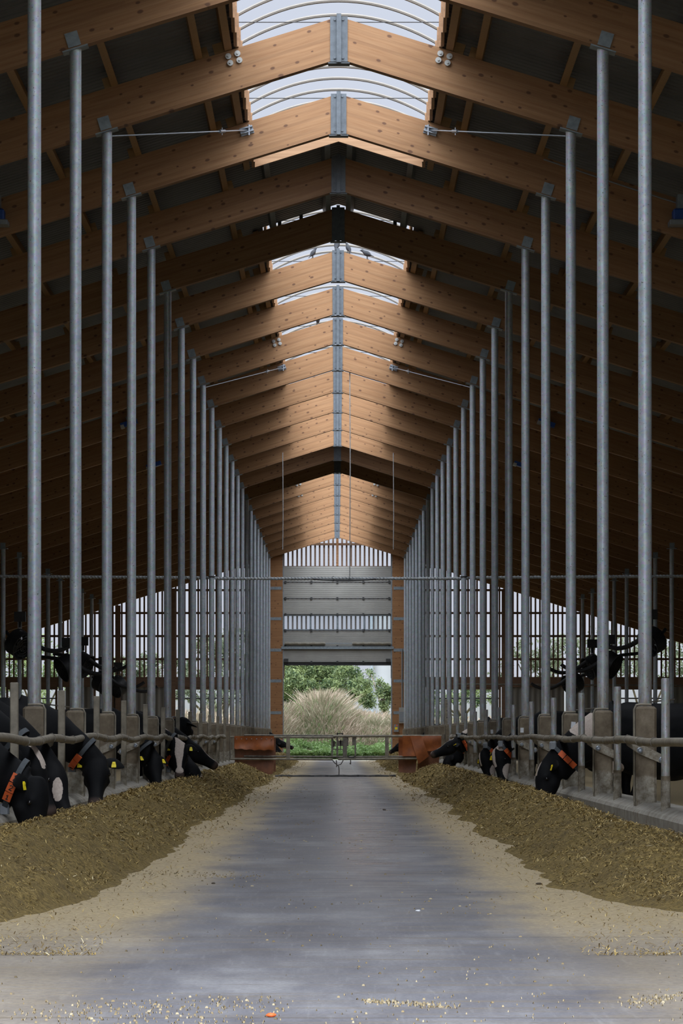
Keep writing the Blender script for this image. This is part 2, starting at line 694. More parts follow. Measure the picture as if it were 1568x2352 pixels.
CL1 = (yn(3.76), yn(5.24))
CL2 = (yn(13.72), yn(15.22))
struct(sheet(1.27, HALF + 0.4, YFRONT - 0.5, YEND + 0.5).build('ceiling', 'roof_sheet'))
struct(sheet(0.0, 1.27, CL1[0] + 0.02, CL1[1] - 0.02).build('ceiling_ridge', 'roof_sheet'))
struct(sheet(0.0, 1.27, CL2[0] + 0.02, CL2[1] - 0.02).build('ceiling_ridge_far', 'roof_sheet'))

for s, nm in ((-1, 'left'), (1, 'right')):
    m = MB()
    m.box(s * HALF - 0.08, s * HALF + 0.08, YFRONT, YEND, 0, 2.2)
    m.box(s * HALF - 0.08, s * HALF + 0.08, YFRONT, YEND, 2.45, top_at(HALF) + 0.2)
    struct(m.build('wall_' + nm, 'corrugated'))

# unseen front gable, drive-through opening widened to the roof to let in more daylight
m = MB()
for s in (-1, 1):
    for a, b in ((6.5, HALF),):
        p = [V((s * a, YFRONT, 0)), V((s * b, YFRONT, 0)), V((s * b, YFRONT + 0.1, 0)), V((s * a, YFRONT + 0.1, 0))]
        q = [V((c.x, c.y, top_at(c.x) + 0.2)) for c in p]
        if s < 0:
            p = [p[1], p[0], p[3], p[2]]
            q = [q[1], q[0], q[3], q[2]]
        m.hexa(p + q)
struct(m.build('wall_front', 'corrugated'))

# ------------------------------------------------------------------ end wall
yw = YEND
m = MB()
pitch = 0.1855
k = int(HALF / pitch)
SILL = W(0, 1555, yw).z
for i in range(-k, k + 1):
    x = i * pitch + 0.02
    if abs(x - 0.0) < 2.12:
        z0 = 4.05
    else:
        z0 = SILL - 0.05
    z1 = top_at(x) + 0.2
    m.box(x - 0.036, x + 0.036, yw + 0.06, yw + 0.085, z0, z1)
struct(m.build('wall_back', 'slat_wood'))

RAILZ = [W(0, py, yw).z for py in (1514, 1461, 1408, 1355.5, 1302.5, 1250)]
for zi, z in enumerate(RAILZ):
    xm = min(HALF, (TOPZ - 0.1 - z) / SL)
    m = MB()
    if z < 4.3:
        m.box(-xm, -2.2, yw, yw + 0.06, z - 0.045, z + 0.045)
        m.box(2.2, xm, yw, yw + 0.06, z - 0.045, z + 0.045)
    else:
        m.box(-xm, xm, yw, yw + 0.06, z - 0.045, z + 0.045)
    struct(m.build('trim_%d' % (zi + 1), 'slat_wood'))

# timber sill beam below the slats, sheeted bays and openings below it
m = MB()
for s in (-1, 1):
    m.box(min(s * 2.65, s * HALF), max(s * 2.65, s * HALF), yw - 0.1, yw + 0.08, W(0, 1578, yw).z, SILL)
struct(m.build('trim_7', 'slat_wood'))


def wx(px):
    return W(px, 0, yw).x


def wz(py):
    return W(0, py, yw).z


SHEETS = [(262, 392), (150, 215), (-160, -20), (1163, 1295), (1322, 1412), (1536, 1700)]
m = MB()
for a, b in SHEETS:
    m.box(wx(a), wx(b), yw + 0.0, yw + 0.05, 0.0, wz(1577))
struct(m.build('wall_back_sheeting', 'corrugated'))
m = MB()
for a, b in ((-20, 150), (215, 262), (392, 600), (948, 1163), (1295, 1322), (1412, 1536)):
    m.box(wx(a), wx(b), yw - 0.02, yw + 0.08, 0.0, 1.02 + 0.28)
struct(m.build('wall_back_plinth', 'kerb_concrete'))
WINS = [(395, 562), (985, 1150), (14, 132), (1415, 1532), (215, 262)]
for wi, (a, b) in enumerate(WINS):
    m = MB()
    zb, zt = 1.3, wz(1584)
    x0, x1 = wx(a), wx(b)
    m.box(x0, x0 + 0.09, yw - 0.06, yw + 0.06, zb, zt)
    m.box(x1 - 0.09, x1, yw - 0.06, yw + 0.06, zb, zt)
    m.box(x0, x1, yw - 0.06, yw + 0.06, zt, zt + 0.11)
    fr = struct(m.build('window_%d' % (wi + 1), 'slat_wood'))
    m = MB()
    m.cyl((x0, yw + 0.02, wz(1604)), (x1, yw + 0.02, wz(1604)), 0.03, n=8)
    m.build('window_rail', 'dark_steel', fr, origin=(0, 0, 0))

# timber wall posts
TP = [(271, 12, 'beside the sheeted bay of the end wall, left wing'), (398, 10, 'at the edge of the end wall opening, left wing'),
      (1156, 9, 'beside the end wall opening nearest the door, right wing'), (1309, 11, 'between two sheeted bays of the end wall, right wing'),
      (140, 10, 'between opening and sheeting far along the end wall, left wing'), (1540, 10, 'far along the end wall, right wing')]
for px, w, where in TP:
    h = w / 2 / 55.6
    m = MB()
    x = wx(px)
    m.box(x - h, x + h, yw - 0.14, yw - 0.02, 0.0, min(low_at(x), top_at(x) - 0.4))
    tag(m.build('timber_wall_post', 'slat_wood', origin=(x, yw - 0.08, 0)), 'square brown timber post ' + where, 'post', 'timber posts of the end wall')

# posts of the big door, laminated timber with steel straps
for s, a, b, side in ((-1, 619.5, 649.0, 'left'), (1, 900.5, 929.0, 'right')):
    x0, x1 = W(a, 0, yw - 0.3).x, W(b, 0, yw - 0.3).x
    e = empty('timber_door_post', ((x0 + x1) / 2, yw - 0.3, 0), 'thick laminated timber post with steel straps, on the %s of the sectional door' % side, 'post', 'timber posts of the far door')
    m = MB()
    zt = top_at((x0 + x1) / 2) + 0.1
    m.box(x0, x1, yw - 0.3, yw - 0.12, 0, zt)
    m.build('beam', 'post_wood', e)
    for py in (1351, 1421, 1493, 1564, 1637):
        z = W(0, py, yw - 0.3).z
        m = MB()
        m.box(x0 + (0 if s < 0 else 0.05), x1 - (0.05 if s < 0 else 0), yw - 0.312, yw - 0.3, z - 0.06, z + 0.06)
        m.build('strap', 'grey_steel', e)

# king post above the door
m = MB()
x = W(774.5, 0, yw).x
m.box(x - 0.05, x + 0.05, yw - 0.1, yw - 0.01, W(0, 1300, yw).z, low_at(0) + 0.05)
tag(m.build('king_post', 'post_wood', origin=(x, yw - 0.05, W(0, 1300, yw).z)), 'short timber post under the ridge, above the sectional door', 'post')

# ------------------------------------------------------------------ sectional door
yd = yw - 0.22
dx0, dx1 = W(651, 0, yd).x, W(898, 0, yd).x
e = empty('sectional_door', ((dx0 + dx1) / 2, yd, W(0, 1527, yd).z), 'half open pale sectional door with a window row, at the end of the feed alley', 'door')
YS = [1300, 1337, 1374.5, 1411.5, 1448, 1485, 1521]
for i in range(6):
    zt, zb = W(0, YS[i], yd).z, W(0, YS[i + 1], yd).z
    if i == 3:
        m = MB()
        m.box(dx0, dx1, yd, yd + 0.05, zt - 0.06, zt - 0.01)
        m.box(dx0, dx1, yd, yd + 0.05, zb + 0.01, zb + 0.05)
        n = 4
        for j in range(n + 1):
            x = dx0 + (dx1 - dx0) * j / n
            m.box(max(dx0, x - 0.035), min(dx1, x + 0.035), yd, yd + 0.05, zb, zt)
        fr = m.build('window_frame', 'grey_steel', e)
        for j in range(n):
            xa, xb = dx0 + (dx1 - dx0) * j / n + 0.035, dx0 + (dx1 - dx0) * (j + 1) / n - 0.035
            m = MB()
            m.box(xa, xb, yd + 0.02, yd + 0.03, zb + 0.05, zt - 0.06)
            m.build('pane', 'pane', fr, origin=e.location)
    else:
        m = MB()
        m.box(dx0, dx1, yd, yd + 0.045, zb + 0.018, zt - 0.018)
        for r in range(1, 8):
            z = zb + (zt - zb) * r / 8
            m.box(dx0 + 0.03, dx1 - 0.03, yd - 0.006, yd, z - 0.012, z + 0.012)
        m.build('door_panel', 'pale_paint', e)
    m = MB()
    m.cyl((dx0, yd - 0.02, zb), (dx1, yd - 0.02, zb), 0.016, n=6)
    for j in range(5):
        x = dx0 + 0.08 + (dx1 - dx0 - 0.16) * j / 4
        m.box(x - 0.04, x + 0.04, yd - 0.05, yd, zb - 0.05, zb + 0.05)
    m.build('hinge', 'dark_steel', e)
m = MB()
m.box(dx0, dx1, yd - 0.01, yd + 0.06, W(0, 1528.5, yd).z, W(0, 1521, yd).z)
m.build('bottom_seal', 'black_plastic', e)
for a, b in ((654, 747), (809, 897)):
    p, q = W(a, 1478, yd - 0.1), W(b, 1478, yd - 0.1)
    m = MB()
    pts = [p.lerp(q, i / 14.0) + V((0, 0, 0.012 * math.sin(i * 2.1))) for i in range(15)]
    m.tube(pts, 0.06, 10)
    m.build('brush_roller', 'brush_fibre', e)
m = MB()
m.box(W(646, 0, yd).x, W(904, 0, yd).x, yd - 0.12, yd - 0.03, W(0, 1491, yd).z, W(0, 1485, yd).z)
m.cyl(W(747, 1478, yd - 0.1), W(809, 1478, yd - 0.1), 0.012, n=6)
m.build('stiffener', 'grey_steel', e)
for s, px in ((-1, 649.5), (1, 899.5)):
    m = MB()
    x = W(px, 0, yd - 0.06).x
    m.box(x - 0.03, x + 0.03, yd - 0.06, yd + 0.02, 0.02, W(0, 1270, yd).z)
    m.build('track', 'grey_steel', e)
for px in (657, 891):
    m = MB()
    c = W(px, 1517, yd - 0.08)
    m.box(c.x - 0.09, c.x + 0.09, yd - 0.1, yd, c.z - 0.07, c.z + 0.07)
    m.build('roller_bracket', 'dark_steel', e)

# switch boxes and conduit on the right door post
yb = yw - 0.36
a, b = W(916, 1625, yb), W(929, 1661, yb)
e = empty('switch_cabinet', ((a.x + b.x) / 2, yb, b.z), 'grey switch cabinet with dark front on the timber post beside the door', 'switch box')
m = MB()
m.box(a.x, b.x, yb - 0.08, yb + 0.06, b.z, a.z)
m.build('housing', 'pale_paint', e)
m = MB()
m.box(a.x + 0.01, b.x - 0.01, yb - 0.1, yb - 0.08, b.z + 0.06, a.z - 0.18)
m.build('cover', 'grey_plastic', e)
a, b = W(904.5, 1664, yb), W(915, 1681, yb)
e = empty('door_control', ((a.x + b.x) / 2, yb, b.z), 'small dark door control box with yellow label and orange button', 'switch box')
m = MB()
m.box(a.x, b.x, yb - 0.06, yb + 0.06, b.z, a.z)
m.build('housing', 'grey_plastic', e)
m = MB()
c = W(909.5, 1673, yb)
m.box(c.x - 0.055, c.x + 0.055, yb - 0.068, yb - 0.06, c.z - 0.05, c.z + 0.05)
m.build('label_plate', 'yellow_tag', e)
m = MB()
c = W(911, 1666.5, yb)
m.cyl((c.x, yb - 0.09, c.z), (c.x, yb - 0.05, c.z), 0.035, n=10)
m.build('button', 'orange_tag', e)
m = MB()
c = W(923, 1625, yb)
m.cyl((c.x, yb, c.z), (c.x, yb, W(0, 1490, yb).z), 0.025, n=8)
tag(m.build('conduit', 'grey_plastic', origin=(c.x, yb, c.z)), 'thin grey conduit running up the timber door post from the switch cabinet', 'pipe')

# ================================================================== ROOF FRAMES
L_R = (HALF + 0.3) / math.cos(ANG)
DEP = 0.508 * math.cos(ANG)
TH = 0.17


def rafter(side, parent):
    m = MB()
    m.box(0.0, L_R, 0, TH, -DEP, 0)
    for (a, b, c) in [(0, 0, 0)]:
        pass
    o = m.build('rafter', 'glulam', None, origin=(0, 0, 0))
    # plumb cut at the ridge
    for v in o.data.vertices:
        if v.co.x < 0.01:
            v.co.x = -v.co.z * math.tan(ANG) + 0.002
    o.parent = parent
    if side > 0:
        o.matrix_local = Matrix.Rotation(ANG, 4, 'Y')
    else:
        o.matrix_local = Matrix.Rotation(math.pi, 4, 'Z') @ Matrix.Translation((0, -TH, 0)) @ Matrix.Rotation(ANG, 4, 'Y')
    return o


def frame_root(n, label):
    e = empty('roof_frame', (0, yn(n), TOPZ), label, 'roof frame', 'glued timber roof frames')
    return e


proto = frame_root(0, 'glued timber roof frame over the two nearest posts, mostly above the view')
rafter(-1, proto)
rafter(1, proto)
m = MB()
m.box(-0.105, 0.105, yn(0) - 0.012, yn(0), TOPZ - 0.545, TOPZ + 0.0)
m.box(-0.028, 0.028, yn(0) - 0.045, yn(0) - 0.012, TOPZ - 0.555, TOPZ + 0.03)
for s in (-1, 1):
    for zz in (-0.04, -0.5):
        m.cyl((s * 0.05, yn(0) - 0.03, TOPZ + zz), (s * 0.05, yn(0) - 0.01, TOPZ + zz), 0.014, n=6)
m.build('ridge_plate', 'ridge_steel', proto)
m = MB()
m.box(-0.13, 0.13, yn(0) - 0.012, yn(0) + TH, TOPZ - 0.565, TOPZ - 0.553)
m.build('ridge_foot', 'ridge_steel', proto)
for s in (-1, 1):
    mb = MB()
    ry = Matrix.Rotation(s * ANG, 3, 'Y')
    mb.box(-0.07, 0.07, -0.014, 0.0, 0.0, 0.155, rot=ry, at=(s * PX + 0.0, yn(0), low_at(PX) + 0.012))
    mb.build('face_plate', 'grey_steel', proto)

frames = {0: proto}
for n in range(1, LAST + 1):
    extra = {2: ' with white washers beside the roof light', 3: ' anchoring the nearest tie rods',
             5: ' under slits of daylight', 6: ' with four birds', 8: ' with a lone bird',
             9: ' with the farther tie rods', 15: ' black in shadow', 22: ', last one before the slatted end wall'}.get(n, '')
    frames[n] = place(proto, (0, yn(n), TOPZ), ('brown glued timber roof frame, %s from the front%s' % (ORD[n - 1], extra)))
frames[22]['label'] = 'glued timber roof frame, the farthest one, touching the slatted end wall'

# washers on some frames
for n in (2, 8, 16, 17):
    for s in (-1, 1):
        for (du, dz) in ((-0.055, 0.03), (0.055, 0.03), (-0.055, -0.05), (0.055, -0.05)):
            c = V((s * 1.264, yn(n), EYE + 8.17)) + V((du + s * 0.03 * (1 if dz > 0 else -1) * 0.4, 0, dz - s * du * SL))
            mb = MB()
            mb.cyl(c + V((0, -0.03, 0)), c, 0.036, 0.036, n=14)
            mb.cyl(c + V((0, -0.045, 0)), c + V((0, -0.028, 0)), 0.012, n=8)
            mb.build('washer', 'white_ceramic', frames[n], smooth=True)

# ------------------------------------------------------------------ purlins
PXS = [1.68, 2.70, 3.72, 4.75, 5.78, 6.80, 7.85]
for s, side in ((-1, 'left'), (1, 'right')):
    for j, x in enumerate(PXS):
        pr = None
        for b in range(0, 10):
            lim = 800 * (Y0 / BAY + b + 1) / 1584.6
            if x > lim:
                continue
            label = 'brown timber purlin, %s from the ridge on the %s, between %s and %s roof frame' % (
                ORD[j], side, ORD[b - 1] if b > 0 else 'nearest', ORD[b])
            y = yn(b) + TH
            if pr is None:
                e = empty('purlin', (s * x, y, top_at(x)), label, 'purlin', 'purlins between the roof frames')
                ry = Matrix.Rotation(s * ANG, 3, 'Y')
                mb = MB()
                mb.box(-0.042, 0.042, -TH / 2, BAY - TH / 2, 0.0, 0.21, rot=ry, at=e.location)
                mb.build('plank', 'purlin_wood', e)
                mb = MB()
                k = -1 if j % 2 == 0 else 1
                mb.box(min(k * s * 0.043, k * s * 0.125), max(k * s * 0.043, k * s * 0.125), BAY - TH + 0.0, BAY - 0.03, 0.002, 0.125, rot=ry, at=e.location)
                mb.build('cleat', 'purlin_wood', e)
                pr = e
            else:
                place(pr, (s * x, y, top_at(x)), label)
# purlins close to the ridge where the roof is closed
for s, side in ((-1, 'left'), (1, 'right')):
    for x in (0.16, 1.05):
        mb = MB()
        ry = Matrix.Rotation(s * ANG, 3, 'Y')
        mb.box(-0.042, 0.042, CL1[0] + 0.03, CL1[1] - 0.03, 0.005, 0.21, rot=ry, at=(s * x, 0, top_at(x)))
        tag(mb.build('ridge_purlin', 'grey_steel', origin=(s * x, CL1[0], top_at(x))),
            'grey purlin %s in the dark closed stretch of roof, %s of it' % ('beside the ridge' if x < 0.5 else 'away from the ridge', side), 'purlin', 'purlins under the closed ridge')

# ------------------------------------------------------------------ roof lights
RH = 0.435   # kerb height above the frames at x = 1.2


def arc(t, y):      # t -1..1 across
    z_edge = EYE + 8.70
    z_top = EYE + 9.055
    return V((1.235 * t, y, z_edge + (z_top - z_edge) * (1 - t * t)))


segs = [(YFRONT, CL1[0], 0, yn(3.76), 'nearest arched roof light, with rows of curved ribs, above the first frames'),
        (CL1[1], CL2[0], yn(5.24), yn(10), 'second arched roof light, behind the dark closed ridge, birds below it'),
        (CL2[1], YEND + 0.3, 0, 0, 'farthest arched roof light, hidden but lighting the end of the barn')]
for si, (ya, yb_, ra, rb, label) in enumerate(segs):
    e = empty('ridge_skylight', (0, ya, EYE + 8.70), label, 'skylight', 'arched roof lights along the ridge')
    mb = MB()
    N = 16
    top = [[arc(-1 + 2 * i / N, y) + V((0, 0, 0.03)) for i in range(N + 1)] for y in (ya, yb_)]
    vs = top[0] + top[1]
    mb.add(vs, [(i, i + 1, N + 1 + i + 1, N + 1 + i) for i in range(N)])
    mb.build('panel', 'polycarbonate', e, smooth=True)
    if rb > 0:
        ys = []
        y = yn(-1) + 0.1 if si == 0 else ra + 0.05
        while y < rb - 0.05:
            ys.append(y)
            y += BAY / 6
        ribp = None
        for y in ys:
            if y < 34.0:
                continue
            mb = MB()
            mb.tube([arc(-1 + 2 * i / 24, y) for i in range(25)], 0.022, 6)
            mb.build('rib', 'roof_light_rib', e, smooth=True)
        for q, y in enumerate(ys):
            if q % 3 == 0 and y > 34:
                mb = MB()
                mb.cyl(arc(-1, y + 0.3) + V((0, 0, -0.02)), arc(1, y + 0.3) + V((0, 0, -0.02)), 0.006, n=6)
                mb.build('wire', 'dark_steel', e)
    for s, side in ((-1, 'left'), (1, 'right')):
        c = empty('skylight_kerb', (s * 1.25, ya, top_at(1.25)), 'timber upstand of lapped boards on the %s edge of the %s roof light' % (side, ('nearest', 'second', 'farthest')[si]), 'upstand', 'timber upstands of the roof lights')
        y = ya
        while y < yb_ - 0.02:
            y2 = min(y + BAY / 6, yb_)
            vis = 33.99 < y < yn(10.3)
            if not vis:
                y2 = yb_ if y >= yn(10) else min(34.0, yb_)
            zb, zt = top_at(1.22) + 0.004, EYE + 8.70
            xi, xo = 1.205, 1.245
            p = []
            t1, t2 = (0.0, 0.02) if vis else (0.0, 0.0)
            pts = [(xi + t1, y), (xo + t1, y), (xo + t2, y2), (xi + t2, y2)]
            pts = [(s * a, b) for a, b in pts]
            if s < 0:
                pts = [pts[1], pts[0], pts[3], pts[2]]
            mb = MB()
            mb.hexa([V((a, b, zb)) for a, b in pts] + [V((a, b, zt)) for a, b in pts])
            mb.build('board', 'light_wood', c)
            y = y2
        mb = MB()
        ry = Matrix.Rotation(s * ANG, 3, 'Y')
        mb.box(-0.045, 0.045, ya, yb_, 0.004, 0.20, rot=ry, at=(s * 1.33, 0, top_at(1.33)))
        mb.build('edge_beam', 'purlin_wood', c)
        yy = [yn(n) for n in range(1, 11) if ya < yn(n) < yb_]
        for y in yy:
            mb = MB()
            mb.box(min(s * 0.047, s * 0.17), max(s * 0.047, s * 0.17), -0.0, 0.14, 0.004, 0.125, rot=ry, at=(s * 1.33, y, top_at(1.33)))
            mb.build('cleat', 'purlin_wood', c)

# closing boards across the ridge where a roof light stops
for (y, lift, mat, label) in ((CL1[0], 0.012, 'light_wood', 'pale wooden gable board closing the far end of the nearest roof light'),
                              (CL1[1] - 0.05, 0.245, 'roof_sheet', 'dark gable sheet closing the front end of the second roof light, daylight under it'),
                              (CL2[0], 0.012, 'light_wood', 'wooden gable board closing the far end of the second roof light'),
                              (CL2[1] - 0.05, 0.012, 'roof_sheet', 'dark gable sheet closing the front end of the farthest roof light')):
    e = empty('gable_board', (0, y, TOPZ), label, 'board', 'closing boards at the ends of the roof lights')
    for s in (-1, 1):
        mb = MB()
        N = 10
        x_in = 0.05 if lift > 0.1 else 0.0
        lo, hi = [], []
        for i in range(N + 1):
            x = x_in + (1.22 - x_in) * i / N
            lo.append((s * x, top_at(x) + lift))
            hi.append((s * x, arc(x / 1.235, 0).z - 0.01))
        for yy in (y, y + 0.05):
            pass
        vs = [V((a, y, b)) for a, b in lo] + [V((a, y, b)) for a, b in hi] + [V((a, y + 0.05, b)) for a, b in lo] + [V((a, y + 0.05, b)) for a, b in hi]
        k = N + 1
        fs = []
        for i in range(N):
            fs += [(i, i + 1, k + i + 1, k + i), (2 * k + i, 3 * k + i, 3 * k + i + 1, 2 * k + i + 1), (i, 2 * k + i, 2 * k + i + 1, i + 1), (k + i, k + i + 1, 3 * k + i + 1, 3 * k + i)]
        fs += [(0, k, 3 * k, 2 * k), (N, 2 * k + N, 3 * k + N, k + N)]
        mb.add(vs, fs)
        mb.build('board', mat, e)
    if lift > 0.1:      # little struts that break the slit
        for x in (-1.08, -0.98, -0.62, -0.16, 0.16, 0.95, 1.08):
            mb = MB()
            mb.box(x - 0.03, x + 0.03, y - 0.02, y + 0.03, top_at(x) + 0.02, top_at(x) + lift + 0.05)
            mb.build('strut', 'dark_steel', e)

# ================================================================== MAIN POSTS
ZP = low_at(PX)
CW, CD = 0.095, 0.14     # half width and half depth of the concrete socket
ZC = EYE + 0.27


def main_post(s, side):
    x, y = s * PX, yn(0) + TH / 2
    e = empty('steel_post', (x, y, 0), 'x', 'post', 'galvanised posts along the %s of the feed alley' % side)
    m = MB()
    m.cyl((x, y, ZC - 0.3), (x, y, ZP + 0.0), 0.062, n=28)
    m.build('pole', 'galvanised', e, smooth=True)
    m = MB()
    ry = Matrix.Rotation(s * ANG, 3, 'Y')
    m.box(-0.14, 0.14, -0.10, 0.10, -0.014, 0.0, rot=ry, at=(x, y, ZP - 0.001))
    m.build('head_plate', 'grey_steel', e)
    m = MB()
    m.box(x - CW, x + CW, y - CD, y + CD, 0.0, ZC, bev=0.022)
    m.build('concrete_socket', 'post_concrete', e)
    m = MB()      # bent conduit over the top and down the alley-side corner
    xi = x - s * (CW + 0.012)
    yf = y - CD + 0.05
    m.tube([(x + s * 0.05, yf, ZC + 0.015), (x - s * 0.05, yf, ZC + 0.018), (xi + s * 0.02, yf, ZC + 0.012), (xi, yf, ZC - 0.03), (xi, yf, ZC - 0.2), (xi, yf, 0.42)], 0.011, 8)
    m.build('conduit', 'dirty_pipe', e, smooth=True)
    return e


SPECIAL = {('left', 0): 'with two feeding cows at its foot', ('right', 0): 'at the right edge of the photo', }
for s, side in ((-1, 'left'), (1, 'right')):
    pr = main_post(s, side)
    for n in range(0, LAST + 1):
        lab = 'grey galvanised round post in a concrete socket, %s from the front in the %s row' % (ORD[n], side)
        if n == 22:
            lab = 'grey galvanised round post in a concrete socket, nearest the end wall in the %s row' % side
        if n == 0:
            pr['label'] = 'tallest nearest galvanised round post in a concrete socket, in the %s row' % side
        else:
            place(pr, (s * PX, yn(n) + TH / 2, 0), lab)

# short posts halfway between
for s, side in ((-1, 'left'), (1, 'right')):
    pr = None
    for i in range(0, 12):
        n = i - 0.5
        x, y = s * 2.75, yn(n) + TH / 2
        lab = 'short %s fence post between tall posts, %s from the front, %s row' % ('square steel' if s < 0 else 'round stained', ORD[i], side)
        if pr is None:
            pr = empty('fence_post', (x, y, 0), lab, 'post', 'short fence posts of the %s feed fence' % side)
            zt = 1.47
            m = MB()
            if s < 0:
                m.box(x - 0.034, x + 0.034, y - 0.034, y + 0.034, 0.3, zt, bev=0.006)
            else:
                m.cyl((x, y, 0.3), (x, y, zt + 0.03), 0.038, n=18)
                m.cyl((x, y, zt + 0.03), (x, y, zt + 0.037), 0.034, n=18)
            m.build('shaft', 'dirty_pipe' if s < 0 else 'galvanised', pr, smooth=(s > 0))
            m = MB()
            if s < 0:
                m.box(x - 0.037, x + 0.037, y - 0.037, y + 0.037, 0.3, 0.66)
            else:
                m.cyl((x, y, 0.3), (x, y, 0.68), 0.041, n=18)
            m.build('concrete_foot', 'post_concrete', pr)
        else:
            place(pr, (x, y, 0), lab)

# kerb walls
for s, side in ((-1, 'left'), (1, 'right')):
    m = MB()
    a, b = 2.66, 2.98
    for n in np.arange(-3, LAST + 1):
        ya, yb_ = yn(n) + TH / 2 + 0.012, yn(n + 1) + TH / 2 - 0.012
        yb_ = min(yb_, YEND - 0.35)
        if 10.6 < n < 11.4:
            pass
        prof = [(a, 0), (b, 0), (b, 0.41), (a + 0.10, 0.41), (a + 0.02, 0.36), (a, 0.33)]
        pts = [(s * u, w) for u, w in prof]
        if s > 0:
            pts = pts[::-1]
        r1 = [V((u, ya, w)) for u, w in pts]
        r2 = [V((u, yb_, w)) for u, w in pts]
        m.loft([r1, r2])
    struct(m.build('wall_%s_kerb' % side, 'kerb_concrete'))

# neck rails with their brackets
for s, side in ((-1, 'left'), (1, 'right')):
    e = empty('neck_rail', (s * 2.62, yn(-1), 0.99), 'dusty tubular neck rail on bolted arms along the %s feed fence, before the gate' % side, 'rail', 'neck rails')
    m = MB()
    pts = []
    y = yn(-1.6)
    yend = 5 * 15.9
    rr = random.Random(3 + s)
    while y < yend:
        n = (y - Y0) / BAY
        z = 0.993 + 0.016 * math.cos(2 * math.pi * n) * (1 if s < 0 else 0.4) + 0.009 * math.sin(n * 2.3 + s) - (0.02 if s > 0 and n < 1 else 0)
        pts.append((s * (2.615 + 0.02 * math.sin(n * 3.1)), y, z))
        y += 0.35
    for t in (0.25, 0.5, 0.75, 1.0):
        pts.append((s * (2.63 + 0.16 * t * t), yend + 2.0 * t, 1.005 + 0.02 * math.sin(t * 3)))
    pts.append((s * 2.80, yend + 2.15, 0.95))
    pts.append((s * 2.80, yend + 2.2, 0.80))
    m.tube(pts, 0.036, 12)
    m.build('rail', 'dirty_pipe', e, smooth=True)
    k = 0
    for i in range(2, len(pts) - 6, 4):
        p = V(pts[i])
        if p.y < yn(-0.8):
            continue
        m = MB()
        m.torus(p, V(pts[i + 1]) - p, 0.037, 0.006, 16, 6)
        tw = p + V((-s * 0.01, 0, 0.045))
        m.cyl(p + V((0, 0, 0.03)), tw, 0.006, n=6)
        m.build('wire_tie', 'old_steel', e, smooth=True)
        k += 1
        if k >= 36:
            break
    for n in np.arange(0, 10, 1.0):
        y = yn(n) + TH / 2 - CD - 0.02
        m = MB()
        x0, x1 = s * 2.60, s * (PX + 0.16)
        pl = [(x0, 0.985), (x0 + s * 0.02, 0.93), (s * 2.73, 0.855), (s * (PX + 0.14), 0.765), (s * (PX + 0.18), 0.80), (s * (PX + 0.15), 0.845), (s * 2.80, 0.92), (s * 2.67, 0.99)]
        if s > 0:
            pl = pl[::-1]
        m.loft([[V((a, y - 0.012, b)) for a, b in pl], [V((a, y, b)) for a, b in pl]])
        ob = m.build('arm', 'post_concrete', e)
        for (bx, bz) in ((s * 2.735, 0.888), (s * (PX + 0.135), 0.802)):
            m = MB()
            m.torus((bx, y - 0.03, bz), (0, 1, 0), 0.020, 0.008, 16, 8)
            m.cyl((bx, y - 0.05, bz), (bx, y - 0.01, bz), 0.013, n=6)
            m.build('bolt', 'bright_steel', ob, smooth=True, origin=e.location)

# paper notices on right sockets
for n, px, py, w, h, tilt, lab in ((4, 1172, 1677, 7.5, 11, 0.02, 'white paper notice on the concrete socket of the fifth post in the right row'),
                                   (6, 1113.5, 1680.5, 6, 9, -0.06, 'small white paper notice on the concrete socket of the seventh post, right row'),
                                   (2, 1316, 1665, 10, 14, 0.1, 'torn white paper notice on the concrete socket of the third post, right row')):
    y = yn(n) + TH / 2 - CD - 0.004
    c = W(px, py, y)
    c.x = min(max(c.x, PX - 0.06), PX + 0.06)
    q = y / FPX / 2
    m = MB()
    m.box(-w * q, w * q, -0.002, 0.002, -h * q, h * q, rot=Matrix.Rotation(tilt, 3, 'Y'), at=c)
    m.box(-w * q * 0.7, w * q * 0.3, -0.003, -0.002, h * q * 0.3, h * q * 0.5, rot=Matrix.Rotation(tilt, 3, 'Y'), at=c)
    tag(m.build('paper_notice', 'paper', origin=c), lab, 'notice', 'paper notices on the post sockets')

# ================================================================== GATE
yg = 86.3
for s, side, px, top_, label in ((-1, 'left', 517, 1598, 'dusty steel gate post on the left, next to the curled end of the neck rail'),
                                 (1, 'right', 1026, 1606, 'perforated square gate post on the right, behind the cow with the white blaze')):
    a = W(px, 1690, yg + 0.35)
    zt = W(px, top_, yg + 0.35).z
    e = empty('gate_post', (a.x, yg + 0.35, 0), label, 'post', 'gate posts')
    m = MB()
    m.box(a.x - 0.05, a.x + 0.05, yg + 0.30, yg + 0.40, 0, zt, bev=0.008)
    m.build('shaft', 'dirty_pipe', e)
    for i in range(9):
        m = MB()
        z = zt - 0.12 - i * 0.17
        m.cyl((a.x, yg + 0.292, z), (a.x, yg + 0.301, z), 0.013, n=8)
        m.build('hole', 'black_plastic', e)
    for zz in (0.99, 0.48):
        m = MB()
        xx = a.x - s * 0.075
        m.cyl((xx, yg + 0.25, zz - 0.05), (xx, yg + 0.25, zz + 0.06), 0.03, n=10)
        m.cyl((xx, yg + 0.25, zz), (a.x, yg + 0.32, zz), 0.02, n=8)
        m.build('hinge', 'old_steel', e, smooth=True)


def tb(m, a, b, r, y, n=10):
    m.cyl(W(a[0], a[1], y), W(b[0], b[1], y), r, n=n)


def bar(m, x0, x1, y0, y1, y, t=0.03):
    a, b = W(x0, y0, y), W(x1, y1, y)
    m.box(min(a.x, b.x), max(a.x, b.x), y - t, y + t, min(a.z, b.z), max(a.z, b.z))


